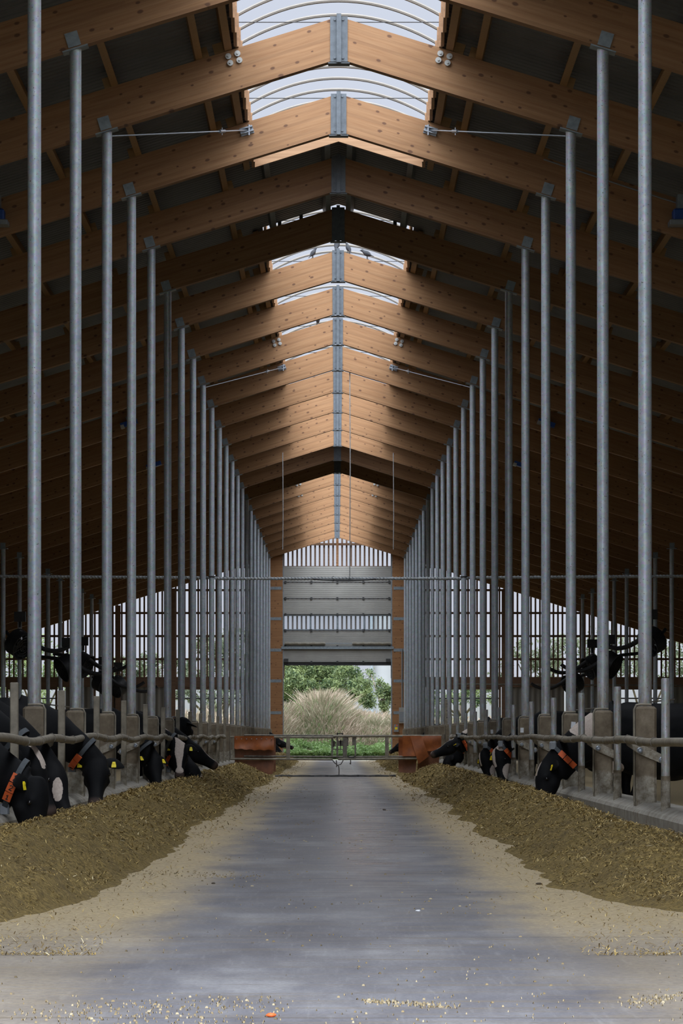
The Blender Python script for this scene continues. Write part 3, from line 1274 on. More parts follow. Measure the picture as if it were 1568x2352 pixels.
e = empty('pipe_gate', W(650, 1742, yg), 'left leaf of the telescopic pipe gate across the alley, holding the slotted latch plate', 'gate', 'gate leaves')
m = MB(); tb(m, (529, 1693), (770, 1693.5), 0.027, yg); m.build('top_rail', 'dirty_pipe', e, smooth=True)
m = MB(); tb(m, (560, 1688.5), (803, 1690), 0.022, yg + 0.06); m.build('sliding_rail', 'old_steel', e, smooth=True)
m = MB(); tb(m, (529, 1743), (764, 1744.5), 0.028, yg); m.build('bottom_rail', 'dirty_pipe', e, smooth=True)
m = MB(); tb(m, (560, 1737), (800, 1738.5), 0.022, yg + 0.06); m.build('sliding_rail', 'old_steel', e, smooth=True)
m = MB(); bar(m, 657, 666, 1690, 1746, yg, 0.02); m.build('upright', 'dirty_pipe', e)
m = MB(); bar(m, 534, 539, 1690, 1746, yg, 0.02); m.build('upright', 'dirty_pipe', e)
for a, b in ((760.5, 764.5), (772, 776.5), (787, 791)):
    m = MB(); bar(m, a, b, 1692, 1738, yg + 0.06, 0.02); m.build('upright', 'old_steel', e)
m = MB()
bar(m, 764, 770.5, 1702, 1715, yg + 0.05, 0.008)
bar(m, 764, 766, 1697, 1722, yg + 0.05, 0.008)
bar(m, 776, 788, 1701, 1713.5, yg + 0.05, 0.008)
bar(m, 781, 783, 1697, 1721, yg + 0.05, 0.008)
bar(m, 764, 788, 1720.5, 1722.5, yg + 0.05, 0.012)
m.build('latch_plate', 'old_steel', e)
m = MB()
bar(m, 773.5, 776, 1683.5, 1689, yg + 0.06, 0.012)
bar(m, 785, 787.5, 1683.5, 1689, yg + 0.06, 0.012)
bar(m, 773.5, 787.5, 1684, 1686, yg + 0.06, 0.012)
m.build('latch_handle', 'dark_steel', e)

e = empty('pipe_gate', W(900, 1742, yg), 'right leaf of the telescopic pipe gate across the alley, beside the folded orange curtain', 'gate', 'gate leaves')
m = MB(); tb(m, (765, 1691), (1014, 1690.5), 0.031, yg - 0.09); m.build('top_rail', 'dirty_pipe', e, smooth=True)
m = MB(); tb(m, (776, 1743.5), (958, 1742.5), 0.027, yg - 0.09); m.build('bottom_rail', 'dirty_pipe', e, smooth=True)
m = MB(); tb(m, (800, 1738.5), (958, 1737.5), 0.022, yg - 0.03); m.build('sliding_rail', 'old_steel', e, smooth=True)
m = MB(); bar(m, 884, 892.5, 1688, 1745, yg - 0.09, 0.02); m.build('upright', 'dirty_pipe', e)
m = MB(); bar(m, 788, 796.5, 1692, 1742, yg - 0.06, 0.03); m.build('upright', 'old_steel', e)
m = MB(); bar(m, 814, 817.5, 1692, 1742, yg - 0.06, 0.02); m.build('upright', 'old_steel', e)
m = MB()
bar(m, 796, 800, 1694, 1714, yg - 0.05, 0.008)
bar(m, 808.5, 815, 1694, 1712, yg - 0.05, 0.008)
bar(m, 796, 801, 1716.5, 1718.5, yg - 0.05, 0.008)
bar(m, 808.5, 816, 1718, 1719.5, yg - 0.05, 0.008)
m.build('latch_plate', 'old_steel', e)
m = MB()
q = [W(798, 1736.5, yg - 0.12), W(802, 1739, yg - 0.12), W(808, 1740, yg - 0.12), W(813, 1738.5, yg - 0.12), W(816, 1736.5, yg - 0.12)]
m.tube(q, 0.011, 6)
m.build('chain_loop', 'black_plastic', e)

m = MB()
m.tube([W(762, 1744, yg - 0.13), W(768, 1752, yg - 0.13), W(775, 1758, yg - 0.13), W(783, 1755, yg - 0.13), W(788, 1746, yg - 0.13)], 0.012, 6)
m.tube([W(772, 1746, yg - 0.14), W(773, 1757, yg - 0.14), W(777.5, 1760, yg - 0.14), W(778.5, 1770, yg - 0.14), W(778, 1786.5, yg - 0.14)], 0.013, 6)
m.tube([W(773, 1757, yg - 0.13), W(772.5, 1762, yg - 0.13)], 0.012, 6)
tag(m.build('tie_rope', 'dark_rope', origin=W(778, 1786, yg - 0.14)), 'dark rope looped under the gate latch and hanging down to the floor', 'rope')
m = MB()
m.tube([W(804.5, 1744, yg - 0.12), W(805, 1750, yg - 0.12), W(804, 1755.5, yg - 0.12)], [0.010, 0.014, 0.02], 6)
tag(m.build('rope_end', 'dark_rope', origin=W(804, 1750, yg - 0.12)), 'short knotted rope end dangling from the right gate leaf', 'rope')
m = MB()
a, b = W(632, 1786, yg - 0.3), W(908, 1786, yg - 0.3)
N = 46
pts = [(a.x + (b.x - a.x) * i / N, yg - 0.45 + 0.04 * math.sin(i * 1.3) * math.sin(i * 0.37), 0.012) for i in range(N + 1)]
m.tube(pts, [0.03 + 0.012 * abs(math.sin(i * 2.7)) for i in range(N + 1)], 6)
struct(m.build('trim_8', 'dark_steel'))


def curtain(m, outline_top, outline_bot, y, wav, amp, t=0.012, seed=0, nz=12):
    """sheet between a top polyline and a bottom polyline (pixel points)"""
    N = len(outline_top) - 1
    vs = []
    for side in (0, 1):
        for k in range(nz + 1):
            f = k / nz
            for i in range(N + 1):
                px = outline_top[i][0] * (1 - f) + outline_bot[i][0] * f
                py = outline_top[i][1] * (1 - f) + outline_bot[i][1] * f
                yy = y + amp * math.sin(px * wav + seed) * (0.25 + f) + side * t + 0.02 * math.sin(f * 5 + seed + px * 0.03)
                vs.append(W(px, py, yy))
    K = (N + 1) * (nz + 1)
    fs = []
    for k in range(nz):
        for i in range(N):
            a = k * (N + 1) + i
            fs.append((a, a + 1, a + N + 2, a + N + 1))
            fs.append((K + a, K + a + N + 1, K + a + N + 2, K + a + 1))
    for i in range(N):
        fs.append((i, K + i, K + i + 1, i + 1))
        a = nz * (N + 1) + i
        fs.append((a, a + 1, K + a + 1, K + a))
    for k in range(nz):
        a = k * (N + 1)
        fs.append((a, a + N + 1, K + a + N + 1, K + a))
        a += N
        fs.append((a, K + a, K + a + N + 1, a + N + 1))
    m.add(vs, fs)


def line(p, q, n=16):
    return [(p[0] + (q[0] - p[0]) * i / n, p[1] + (q[1] - p[1]) * i / n) for i in range(n + 1)]


e = empty('rubber_curtain', W(582, 1778, yg), 'orange rubber curtain hung over the left gate rails, short flap above a darker sheet', 'curtain', 'orange rubber curtains')
m = MB(); curtain(m, line((537, 1692), (630, 1692)), [(540 + 87 * i / 16, 1777 + 1.5 * math.sin(i)) for i in range(17)], yg + 0.06, 0.09, 0.012); m.build('sheet', 'brown_rubber', e, smooth=True)
m = MB(); curtain(m, line((538, 1690.5), (629, 1690.5)), [(538 + 91 * i / 16, (1719.5 + 3 * min(1, i / 8)) + 1.2 * math.sin(i * 1.7)) for i in range(17)], yg - 0.06, 0.11, 0.02, seed=1); m.build('flap', 'orange_rubber', e, smooth=True)
for i in range(8):
    m = MB()
    c = W(543 + i * 11.5, 1697, yg - 0.085)
    m.cyl(c, c + V((0, 0.05, 0)), 0.012, n=8)
    m.build('eyelet', 'bright_steel', e)
m = MB(); curtain(m, line((628, 1695), (633, 1695), 4), line((628, 1772), (633, 1772), 4), yg + 0.3, 0.09, 0.01); m.build('sheet', 'brown_rubber', e, smooth=True)

e = empty('rubber_curtain', W(965, 1776, yg), 'orange rubber curtain on the right gate rails, with a corner folded diagonally', 'curtain', 'orange rubber curtains')
m = MB(); curtain(m, line((924, 1690), (962, 1690)), line((924, 1737), (962, 1737)), yg - 0.15, 0.12, 0.02, seed=2); m.build('sheet', 'orange_rubber', e, smooth=True)
m = MB(); curtain(m, line((915, 1692), (926, 1692), 6), line((915, 1738), (926, 1738), 6), yg + 0.06, 0.12, 0.02, seed=2); m.build('sheet', 'orange_rubber', e, smooth=True)
m = MB(); curtain(m, line((915, 1738), (957, 1738)), line((915, 1774), (954, 1776)), yg + 0.06, 0.12, 0.02, seed=2); m.build('sheet', 'brown_rubber', e, smooth=True)
m = MB(); curtain(m, line((941, 1690), (967, 1690)), [(961 + 24 * i / 16, 1755 - 18 * i / 16) for i in range(17)], yg - 0.21, 0.08, 0.02, seed=4); m.build('folded_flap', 'orange_rubber', e, smooth=True)
m = MB(); curtain(m, line((960, 1690), (1013, 1690)), line((962, 1726), (1013, 1724)), yg - 0.13, 0.10, 0.02, seed=5); m.build('sheet', 'orange_rubber', e, smooth=True)
m = MB(); curtain(m, line((960, 1725), (1010, 1724)), line((958, 1776), (1006, 1772)), yg + 0.05, 0.10, 0.02, seed=5); m.build('sheet', 'brown_rubber', e, smooth=True)

# ================================================================== CABLE ACROSS, TIE RODS, CORDS, LAMPS
yc = yn(9.1) - 0.12
m = MB()
pts = []
for i in range(121):
    px = -60 + 1690 * i / 120
    sag = 1327 + (2.0 if 490 < px < 1068 else 0) - (abs(px - 772) - 300) * 0.007 * (1 if abs(px - 772) > 300 else 0)
    pts.append(W(px, sag, yc))
m.tube(pts, 0.030, 8)
e = empty('twisted_cable', pts[60], 'thick grey twisted cable stretched across the barn high above the alley', 'cable')
m.build('core', 'rope', e, smooth=True)
m = MB()
for k in range(2):
    hp = []
    L = (pts[-1] - pts[0]).length
    n = 1100
    for i in range(n + 1):
        f = i / n * 120
        a = pts[min(int(f), 119)].lerp(pts[min(int(f), 119) + 1], f - min(int(f), 119))
        th = i * 0.62 + k * math.pi
        hp.append(a + V((0, math.cos(th), math.sin(th))) * 0.031)
    m.tube(hp, 0.010, 5)
m.build('strand', 'grey_steel', e, smooth=True)
m = MB()
m.tube([W(718 + 145 * i / 20, 1329.5 + 4.2 * math.sin(math.pi * i / 20), yc - 0.06) for i in range(21)], 0.018, 8)
m.tube([W(764, 1336, yc - 0.08), W(768, 1331, yc - 0.1), W(762, 1327, yc - 0.1), W(766, 1323, yc - 0.08)], 0.007, 6)
m.build('hose', 'black_plastic', e, smooth=True)
for s in (-1, 1):
    m = MB()
    m.torus((s * PX, yn(9) + TH / 2, W(0, 1326, yc).z), (0, 0, 1), 0.068, 0.016, 20, 8)
    m.build('clamp', 'dark_steel', e, smooth=True)

for px, n, py2, lab in ((803, 9.05, 1327, 'thin cord hanging from the ridge down to the middle of the twisted cable'),
                        (649, 12.5, 1262, 'thin cord hanging left of the ridge in front of the far frames'),
                        (903, 12.5, 1262, 'thin cord hanging right of the ridge in front of the far frames')):
    y = yn(n) - 0.1
    x = W(px, 0, y).x
    m = MB()
    m.tube([(x, y, low_at(x) + 0.02), (x + 0.01, y, 6.0 + EYE), (x, y, W(px, py2, y).z)], 0.011, 6)
    tag(m.build('hanging_cord', 'rope', origin=(x, y, low_at(x))), lab, 'cord', 'hanging cords')

for n, where in ((3, 'nearest'), (9, 'farther')):
    for s, side in ((-1, 'left'), (1, 'right')):
        a = V((s * 1.24, yn(n) - 0.05, EYE + 8.165))
        b = V((s * (PX - 0.06), yn(n - 1) + TH / 2, ZP - 0.055))
        e = empty('tie_rod', b, 'galvanised tie rod with turnbuckle on the %s, %s of the two pairs' % (side, where), 'tie rod', 'tie rods below the roof lights')
        m = MB(); m.cyl(a, b, 0.010, n=8); m.build('rod', 'bright_steel', e, smooth=True)
        c = a.lerp(b, 0.20)
        d = (b - a).normalized()
        m = MB(); m.cyl(c - d * 0.10, c + d * 0.10, 0.024, n=10); m.cyl(c + V((0, 0, 0.05)), c - V((0, 0, 0.05)), 0.008, n=6); m.build('turnbuckle', 'bright_steel', e, smooth=True)
        m = MB()
        ry = Matrix.Rotation(s * ANG, 3, 'Y')
        m.box(-0.09, 0.09, 0.034, 0.05, -0.055, 0.055, rot=ry, at=a)
        m.box(-0.09, 0.09, -0.04, 0.034, 0.022, 0.036, rot=ry, at=a)
        m.box(-0.09, 0.09, -0.04, 0.034, -0.036, -0.022, rot=ry, at=a)
        m.cyl(a + V((-s * 0.03, -0.02, -0.07)), a + V((-s * 0.03, -0.02, 0.07)), 0.016, n=8)
        m.build('anchor_bracket', 'bright_steel', e)

for n, x, z, lab in ((3, 4.62, 7.06, 'x'), (9, 4.62, 6.92, 'x'), (11, 4.60, 6.78, 'x')):
    for s, side in ((-1, 'left'), (1, 'right')):
        y = yn(n)
        e = empty('barn_lamp', (s * x, y - 0.15, EYE + z), 'blue box lamp with grey lower rim on the %s of frame %s from the front' % (side, ORD[n - 1]), 'lamp', 'blue lamps on the roof frames')
        c = V((s * x, y - 0.17, EYE + z))
        m = MB()
        if n == 3:
            m.box(c.x - 0.13, c.x + 0.13, y - 0.28, y - 0.03, c.z - 0.13, c.z + 0.02, bev=0.02)
            m.build('housing', 'blue_plastic', e)
            m = MB(); m.box(c.x - 0.18, c.x + 0.18, y - 0.31, y - 0.0, c.z - 0.20, c.z - 0.13, bev=0.01); m.build('rim', 'grey_plastic', e)
            m = MB(); m.box(c.x - 0.07, c.x + 0.07, y - 0.2, y + 0.0, c.z + 0.02, c.z + 0.22); m.build('mount', 'grey_steel', e)
        else:
            ry = Matrix.Rotation(s * 0.3, 3, 'Y')
            m.box(-0.19, 0.19, -0.12, 0.12, -0.05, 0.05, rot=ry, at=c + V((0, 0, 0)))
            m.build('housing', 'blue_plastic', e)
            m = MB(); m.box(-0.2, -0.12, -0.13, 0.13, -0.07, 0.0, rot=ry, at=c); m.build('rim', 'white_ceramic', e)
            m = MB(); m.box(-0.03, 0.03, -0.03, 0.12, 0.05, 0.16, rot=ry, at=c); m.build('mount', 'grey_steel', e)
    if n == 3:
        pass
y = yn(3) - 0.02
m = MB()
m.tube([W(1248, 366, y), W(1330, 393, y), W(1410, 420, y), W(1480, 443, y), W(1553, 466, y)], 0.010, 6)
tag(m.build('cable_conduit', 'grey_plastic', origin=W(1553, 466, y)), 'thin pale conduit along the third roof frame to the blue lamp, right side', 'pipe')

# water pipe across the right wing
y = yn(19)
m = MB()
m.cyl(W(1040, 1571.5, y), W(1640, 1575, y), 0.03, n=8)
tag(m.build('water_pipe', 'old_steel', origin=W(1300, 1573, y)), 'thin horizontal pipe across the right wing, in front of the end wall sill', 'pipe')

# ================================================================== WINGS: second post row, cubicles, fans
X2 = 9.36
pr = None
for s, side in ((-1, 'left'), (1, 'right')):
    for i, n in enumerate((13, 14, 15, 16, 17, 18, 19, 20, 21)):
        lab = 'slim galvanised post deep in the shadow of the %s wing, %s visible from the front' % (side, ORD[i])
        y = yn(n) + TH / 2
        if pr is None:
            pr = empty('wing_post', (s * X2, y, 0), lab, 'post', 'posts of the side wings')
            m = MB()
            m.cyl((s * X2, y, 0), (s * X2, y, low_at(X2) - 0.0), 0.062, n=18)
            m.build('pole', 'galvanised', pr, smooth=True)
            m = MB()
            m.box(-0.13, 0.13, -0.1, 0.1, -0.02, 0, rot=Matrix.Rotation(0, 3, 'Y'), at=(s * X2, y, low_at(X2) - 0.02))
            m.box(-0.07, 0.07, -0.1, -0.086, 0, 0.15, at=(s * X2, y, low_at(X2) - 0.02))
            m.build('head_plate', 'grey_steel', pr)
        else:
            place(pr, (s * X2, y, 0), lab)
for s, side in ((-1, 'left'), (1, 'right')):
    for j, (xx, zz, r) in enumerate(((X2 - 0.1, 1.42, 0.03), (X2 - 0.1, 2.02, 0.022), (5.9, 1.25, 0.03), (5.9, 0.75, 0.03))):
        m = MB()
        m.cyl((s * xx, yn(12.6) if xx > 6 else yn(8), zz), (s * xx, yn(21.6), zz), r, n=8)
        tag(m.build('cubicle_rail', 'old_steel', origin=(s * xx, yn(13), zz)),
            'dark steel rail along the cubicles of the %s wing, %s' % (side, ('lower one at the outer posts', 'upper one at the outer posts', 'upper one of the inner row', 'lower one of the inner row')[j]), 'rail', 'cubicle rails')
    pr = None
    for i in range(9):
        n = 13.3 + i * 0.95
        x, y = s * 8.6, yn(n)
        lab = 'bent pipe cubicle divider in the %s wing, %s from the front' % (side, ORD[i])
        if pr is None:
            pr = empty('cubicle_divider', (x, y, 0), lab, 'divider', 'cubicle dividers')
            m = MB()
            q = [(x + s * 0.6, y, 0.5), (x + s * 0.6, y, 1.15), (x + s * 0.45, y, 1.35), (x, y, 1.38), (x - s * 0.7, y, 1.30), (x - s * 1.1, y, 1.12), (x - s * 1.15, y, 0.9), (x - s * 1.0, y, 0.62), (x - s * 0.4, y, 0.52), (x + s * 0.6, y, 0.55)]
            m.tube(q, 0.028, 8)
            m.build('loop', 'old_steel', pr, smooth=True)
            m = MB()
            m.cyl((x + s * 0.6, y, 0), (x + s * 0.6, y, 1.5), 0.035, n=10)
            m.build('stake', 'old_steel', pr, smooth=True)
        else:
            place(pr, (x, y, 0), lab)
    m = MB()
    m.box(min(s * 8.0, s * 9.4), max(s * 8.0, s * 9.4), yn(9), yn(21.7), 0.0, 0.22)
    struct(m.build('trim_%d' % (9 if s < 0 else 10), 'kerb_concrete'))

# big circulation fans slung from the wing posts
fanp = None
FANS = [(-1, 13, 8.9, 3.6, 0.9), (-1, 14.6, 8.2, 3.1, -1.1), (-1, 16.2, 8.3, 3.35, 1.2), (-1, 18.4, 8.4, 2.95, 1.0), (-1, 19.8, 8.3, 2.9, -0.9),
        (1, 13.2, 8.9, 3.7, -1.0), (1, 14.7, 8.3, 3.2, 1.1), (1, 16.4, 8.4, 3.3, -1.2), (1, 18.3, 8.4, 2.9, -0.9)]
for i, (s, n, x, z, yaw) in enumerate(FANS):
    x = s * x
    y = yn(n)
    side = 'left' if s < 0 else 'right'
    kk = i if s < 0 else i - 5
    lab = 'dark caged circulation fan with droopy hose in the shaded %s wing, %s from the front' % (side, ORD[kk])
    e = empty('circulation_fan', (x, y, z), lab, 'fan', 'circulation fans in the wings')
    R = 0.37
    a = V((math.sin(yaw), -math.cos(yaw), -0.5)).normalized()
    u = a.orthogonal().normalized(); w = a.cross(u)
    cc = V((x, y, z))
    rg = []
    for (oa, orr) in ((-0.2, R), (-0.17, R + 0.02), (0.15, R), (0.2, R + 0.04), (0.2, R + 0.01), (-0.2, R - 0.04)):
        rg.append([cc + a * oa + (u * math.cos(q_ * math.pi / 14) + w * math.sin(q_ * math.pi / 14)) * orr for q_ in range(28)])
    m = MB(); m.loft(rg + [rg[0]], cap=False); m.build('drum', 'black_plastic', e, smooth=True)
    m = MB()
    for rr in (0.14, 0.22, 0.30):
        m.torus(cc + a * 0.2, a, rr, 0.006, 24, 4)
    for k in range(10):
        d = u * math.cos(k * math.pi / 5) + w * math.sin(k * math.pi / 5)
        m.cyl(cc + a * 0.2, cc + a * 0.2 + d * R, 0.006, n=4)
    m.build('guard', 'dark_steel', e)
    for k in range(4):
        d = u * math.cos(k * math.pi / 2 + 0.4) + w * math.sin(k * math.pi / 2 + 0.4)
        p = a.cross(d)
        c = V((x, y, z))
        m = MB()
        q = [c + d * 0.08 - p * 0.05 - a * 0.02, c + d * 0.08 + p * 0.05 + a * 0.02, c + d * 0.31 + p * 0.09 + a * 0.03, c + d * 0.31 - p * 0.09 - a * 0.03]
        m.hexa(q + [v_ + a * 0.008 for v_ in q])
        m.build('blade', 'black_plastic', e)
    m = MB(); m.cyl(V((x, y, z)) - a * 0.3, V((x, y, z)) + a * 0.03, 0.12, n=14); m.build('motor', 'black_plastic', e, smooth=True)
    m = MB()
    px_ = V((s * (X2 - 0.06), y + 0.3, z + 0.35))
    m.tube([V((x, y, z)) - a * 0.2, V((x + s * 0.35, y + 0.25, z + 0.28)), px_], 0.05, 8)
    m.box(x - 0.16, x + 0.16, y + 0.1, y + 0.35, z + 0.62, z + 0.9)
    m.cyl((x, y + 0.2, z + 0.45), (x, y + 0.2, z + 0.65), 0.04, n=8)
    m.build('bracket', 'black_plastic', e)
    m = MB()
    q = []
    for k in range(13):
        f = k / 12
        q.append(V((x - s * 1.5 * f, y - 0.1, z + 0.35 - 0.75 * math.sin(f * 1.9) + 0.35 * f * f)))
    m.tube(q, [0.075 - 0.02 * k / 12 for k in range(13)], 10)
    m.build('hose', 'black_plastic', e, smooth=True)

# ================================================================== BIRDS
def bird(px, py, n, yaw, label, h=0.30, lean=0.0):
    y = yn(n) + 0.08
    x = W(px, 0, y).x
    base = V((x, y, top_at(x) + 0.005))
    e = empty('pigeon', base, label, 'bird', 'birds on the roof frames')
    R = Matrix.Rotation(yaw, 3, 'Z')
    prof = [(-0.175, 0.0, 0.020, 0.006), (-0.11, 0.0, 0.032, 0.012), (-0.06, 0.0, 0.052, 0.045), (-0.01, 0.0, 0.062, 0.064), (0.05, 0.002, 0.058, 0.060), (0.095, 0.012, 0.040, 0.042), (0.125, 0.024, 0.030, 0.032), (0.15, 0.028, 0.030, 0.031), (0.172, 0.022, 0.020, 0.020), (0.188, 0.012, 0.007, 0.008), (0.205, 0.002, 0.003, 0.003)]
    sc = h / 0.30
    P = Matrix.Rotation(-0.85 + lean, 3, 'Y')
    rings = []
    for (fx, fz, rw, rh) in prof:
        r = []
        for q_ in range(12):
            t = 2 * math.pi * q_ / 12
            p = P @ V((fx, rw * math.cos(t), fz + rh * math.sin(t)))
            r.append(base + R @ ((p + V((0, 0, 0.135))) * sc))
        rings.append(r)
    m = MB(); m.loft(rings); m.build('body', 'bird_grey', e, smooth=True)
    for q in (-0.02, 0.02):
        m = MB()
        m.cyl(base + R @ V((0.0, q, 0.0)), base + R @ V((0.0, q, 0.10 * sc)), 0.006, n=6)
        m.box(-0.02, 0.035, q - 0.01, q + 0.01, 0, 0.008, rot=R, at=base)
        m.build('leg', 'dark_steel', e)


bird(718, 585, 6, 0.3, 'grey bird sitting alone on the roof frame, leftmost of the four', 0.20)
bird(773.5, 570, 6, 1.3, 'largest grey bird standing on the ridge of the frame', 0.25)
bird(800, 575, 6, 2.2, 'grey bird just beside the ridge plate, on the right slope', 0.21)
bird(843, 585, 6, 2.8, 'grey bird leaning forward on the right slope, farthest from the ridge', 0.23, 0.45)
bird(730, 737, 8, -1.2, 'blue-grey bird alone on a deeper frame, below the second roof light', 0.18)

# ================================================================== SILAGE HEAPS
def heap_h(a, y, s):
    """height of the heap at distance a from the middle of the alley"""
    n = noise.noise(V((a * 0.9, y * 0.22, s * 5.3)))
    n2 = noise.noise(V((a * 3.1, y * 0.9, s * 2.3 + 4)))
    toe = 1.50 + 0.16 * n + 0.10 * n2 * (1 if s < 0 else 1.2)
    if s < 0:
        e0 = max(0.0, min(1.0, (y - 17.2 - 0.8 * n) / 3.5))
        toe += 0.55 * (1 - e0)
    else:
        e0 = max(0.0, min(1.0, (y - 18.6 - 0.8 * n) / 5.0))
        toe += 0.75 * (1 - e0)
    gate = 1.0 - 0.8 * max(0.0, min(1.0, (y - 80.5) / 3.0)) * max(0.0, min(1.0, (91 - y) / 2.5))
    e1 = max(0.0, min(1.0, (139 - y) / 3.0))
    t = max(0.0, min(1.0, (a - toe) / 0.72))
    h = t * t * (3 - 2 * t) * 0.5 + t * 0.5
    h *= 0.355
    h -= 0.08 * max(0.0, min(1.0, (a - 2.25) / 0.42)) * (1.0 if s < 0 else 1.25)
    if s > 0:
        h *= 0.80 + 0.2 * max(0.0, min(1.0, (y - 30) / 10))
    m = 0.045 * noise.noise(V((a * 3.4, y * 1.2, s + 9))) + 0.035 * noise.noise(V((a * 8, y * 3.5, s + 3))) + 0.02 * noise.noise(V((a * 19, y * 11, s)))
    f = max(0.0, min(1.0, t * 4))
    return (h + m * f * 1.15) * gate * e0 * e1 - 0.012 * (1 - f)


rows_y = []
y = 16.0
while y < 139.0:
    rows_y.append(y)
    y += 0.035 * (y / 18.0)
for s, side in ((-1, 'left'), (1, 'right')):
    NA = 46
    As = [1.05 + (2.65 - 1.05) * i / (NA - 1) for i in range(NA)]
    H = np.array([[heap_h(a, yy, s) for a in As] for yy in rows_y])
    verts = np.array([[s * a, yy, H[r, c]] for r, yy in enumerate(rows_y) for c, a in enumerate(As)])
    R_ = len(rows_y)
    idx = np.arange(R_ * NA).reshape(R_, NA)
    q = np.stack([idx[:-1, :-1], idx[:-1, 1:], idx[1:, 1:], idx[1:, :-1]], -1).reshape(-1, 4)
    if s < 0:
        q = q[:, ::-1]
    hv = H.ravel()
    keep = (hv[q] > -0.011).any(1)
    o = np_mesh('silage_heap', verts, q[keep], 'silage')
    shade(o.data, 60)
    tag(o, 'long heap of chopped brown silage along the %s feed fence' % side, 'silage', kind='stuff')
    # loose stalks and straw lying on the heap
    N = 150000
    yy = 16.0 + (139 - 16.0) * RNG.random(N) ** 3.0
    aa = 1.12 + 1.49 * RNG.random(N) ** 0.8
    ry = np.array(rows_y)
    r = np.clip(np.searchsorted(ry, yy), 1, R_ - 1)
    ci = np.clip(((aa - 1.05) / (2.665 - 1.05) * (NA - 1)).astype(int), 0, NA - 1)
    z = H[r, ci]
    ok = (z > 0.015) | (RNG.random(N) < 0.05)
    yy, aa, z = yy[ok], aa[ok], np.maximum(z[ok], 0.0)
    N = len(yy)
    sc = np.clip(yy / 26.0, 0.8, 2.2)
    ln = (0.008 + 0.022 * RNG.random(N) ** 1.8) * sc
    wd = (0.0013 + 0.0019 * RNG.random(N)) * sc
    th = RNG.random(N) * 2 * np.pi
    el = (RNG.random(N) - 0.42) * 1.2
    d = np.stack([np.cos(th) * np.cos(el), np.sin(th) * np.cos(el), np.sin(el)], -1)
    side_v = np.stack([-np.sin(th), np.cos(th), 0.7 * (RNG.random(N) - 0.5)], -1)
    c = np.stack([s * aa, yy, z + 0.006 + 0.4 * ln * np.abs(np.sin(el))], -1)
    bend = np.stack([np.zeros(N), np.zeros(N), 0.25 * ln], -1)
    vs = np.stack([c - d * ln[:, None] - side_v * wd[:, None], c - d * ln[:, None] + side_v * wd[:, None],
                   c + bend * 0.4 + side_v * wd[:, None] * 1.2, c + bend * 0.4 - side_v * wd[:, None] * 1.2,
                   c + d * ln[:, None] + side_v * wd[:, None] * 0.6, c + d * ln[:, None] - side_v * wd[:, None] * 0.6], 1)
    b = np.arange(N)[:, None] * 6
    qs = np.concatenate([b + np.array([[0, 1, 2, 3]]), b + np.array([[3, 2, 4, 5]])], 1).reshape(-1, 4)
    tone = np.repeat(np.clip(RNG.normal(0.48, 0.26, N), 0.02, 0.92) + (RNG.random(N) < 0.025) * 0.5, 2)
    o2 = np_mesh('loose_straw', vs.reshape(-1, 3), qs, 'straw', np.clip(tone, 0, 1))
    o2.parent = o
    o2['kind'] = 'stuff'

# scattered crumbs on the floor
N = 4000
yy = 11.0 + 60 * RNG.random(N) ** 2.2
xx = (RNG.random(N) * 2 - 1) * 2.4
dens = np.array([noise.noise(V((x * 0.9, y * 0.5, 3.0))) for x, y in zip(xx, yy)])
ok = (dens > 0.12) | (np.abs(xx) > 1.3) | (RNG.random(N) < 0.10)
xx, yy = xx[ok], yy[ok]
# a few drifted lines of straw
for (p0, p1, k, w) in (((-1.25, 12.6), (-0.25, 13.0), 420, 0.16), ((0.08, 13.25), (0.42, 12.95), 200, 0.035), ((1.05, 13.1), (1.35, 13.5), 160, 0.07), ((-0.95, 12.1), (-0.3, 12.2), 160, 0.12), ((-0.6, 25), (-1.5, 25.4), 160, 0.2)):
    f = RNG.random(k)
    xx = np.concatenate([xx, p0[0] + (p1[0] - p0[0]) * f + RNG.normal(0, w * 0.5, k)])
    yy = np.concatenate([yy, p0[1] + (p1[1] - p0[1]) * f + RNG.normal(0, w * 2.0, k)])
N = len(xx)
ln = (0.0025 + 0.0065 * RNG.random(N) ** 3) * np.clip(yy / 16, 0.75, 2)
wd = 0.0014 + 0.0018 * RNG.random(N)
th = RNG.random(N) * 2 * np.pi
d = np.stack([np.cos(th), np.sin(th), np.zeros(N)], -1)
sv = np.stack([-np.sin(th), np.cos(th), np.zeros(N)], -1)
c = np.stack([xx, yy, np.full(N, 0.004)], -1)
up = np.array([[0, 0, 0.004]])
vs = np.stack([c - d * ln[:, None] - sv * wd[:, None] - up * 0.9, c - d * ln[:, None] + sv * wd[:, None] - up * 0.9, c + d * ln[:, None] + sv * wd[:, None] - up * 0.9, c + d * ln[:, None] - sv * wd[:, None] - up * 0.9,
               c - d * ln[:, None] * 0.6 + up, c + d * ln[:, None] * 0.6 + up], 1)
b = np.arange(N)[:, None] * 6
qs = np.concatenate([b + np.array([[0, 3, 5, 4]]), b + np.array([[1, 4, 5, 2]])], 1).reshape(-1, 4)
o = np_mesh('straw_litter', vs.reshape(-1, 3), qs, 'litter', np.repeat(np.clip(RNG.normal(0.55, 0.2, N), 0.15, 0.9), 2))
tag(o, 'loose crumbs of straw and maize scattered over the concrete alley', 'straw', kind='stuff')
CR = [(960, 2094, 0.012, 'paper', 'small pale pebble on the concrete, right of the middle'), (1237, 2032, 0.016, 'bark', 'dark clod on the concrete near the right heap'),
      (490, 2030, 0.011, 'bark', 'small dark clod on the concrete near the left heap'), (622, 2336, 0.016, 'orange_tag', 'orange crumb at the bottom edge of the photo'),
      (882, 1861, 0.02, 'bark', 'tiny dark clod in the middle of the alley, far off')]
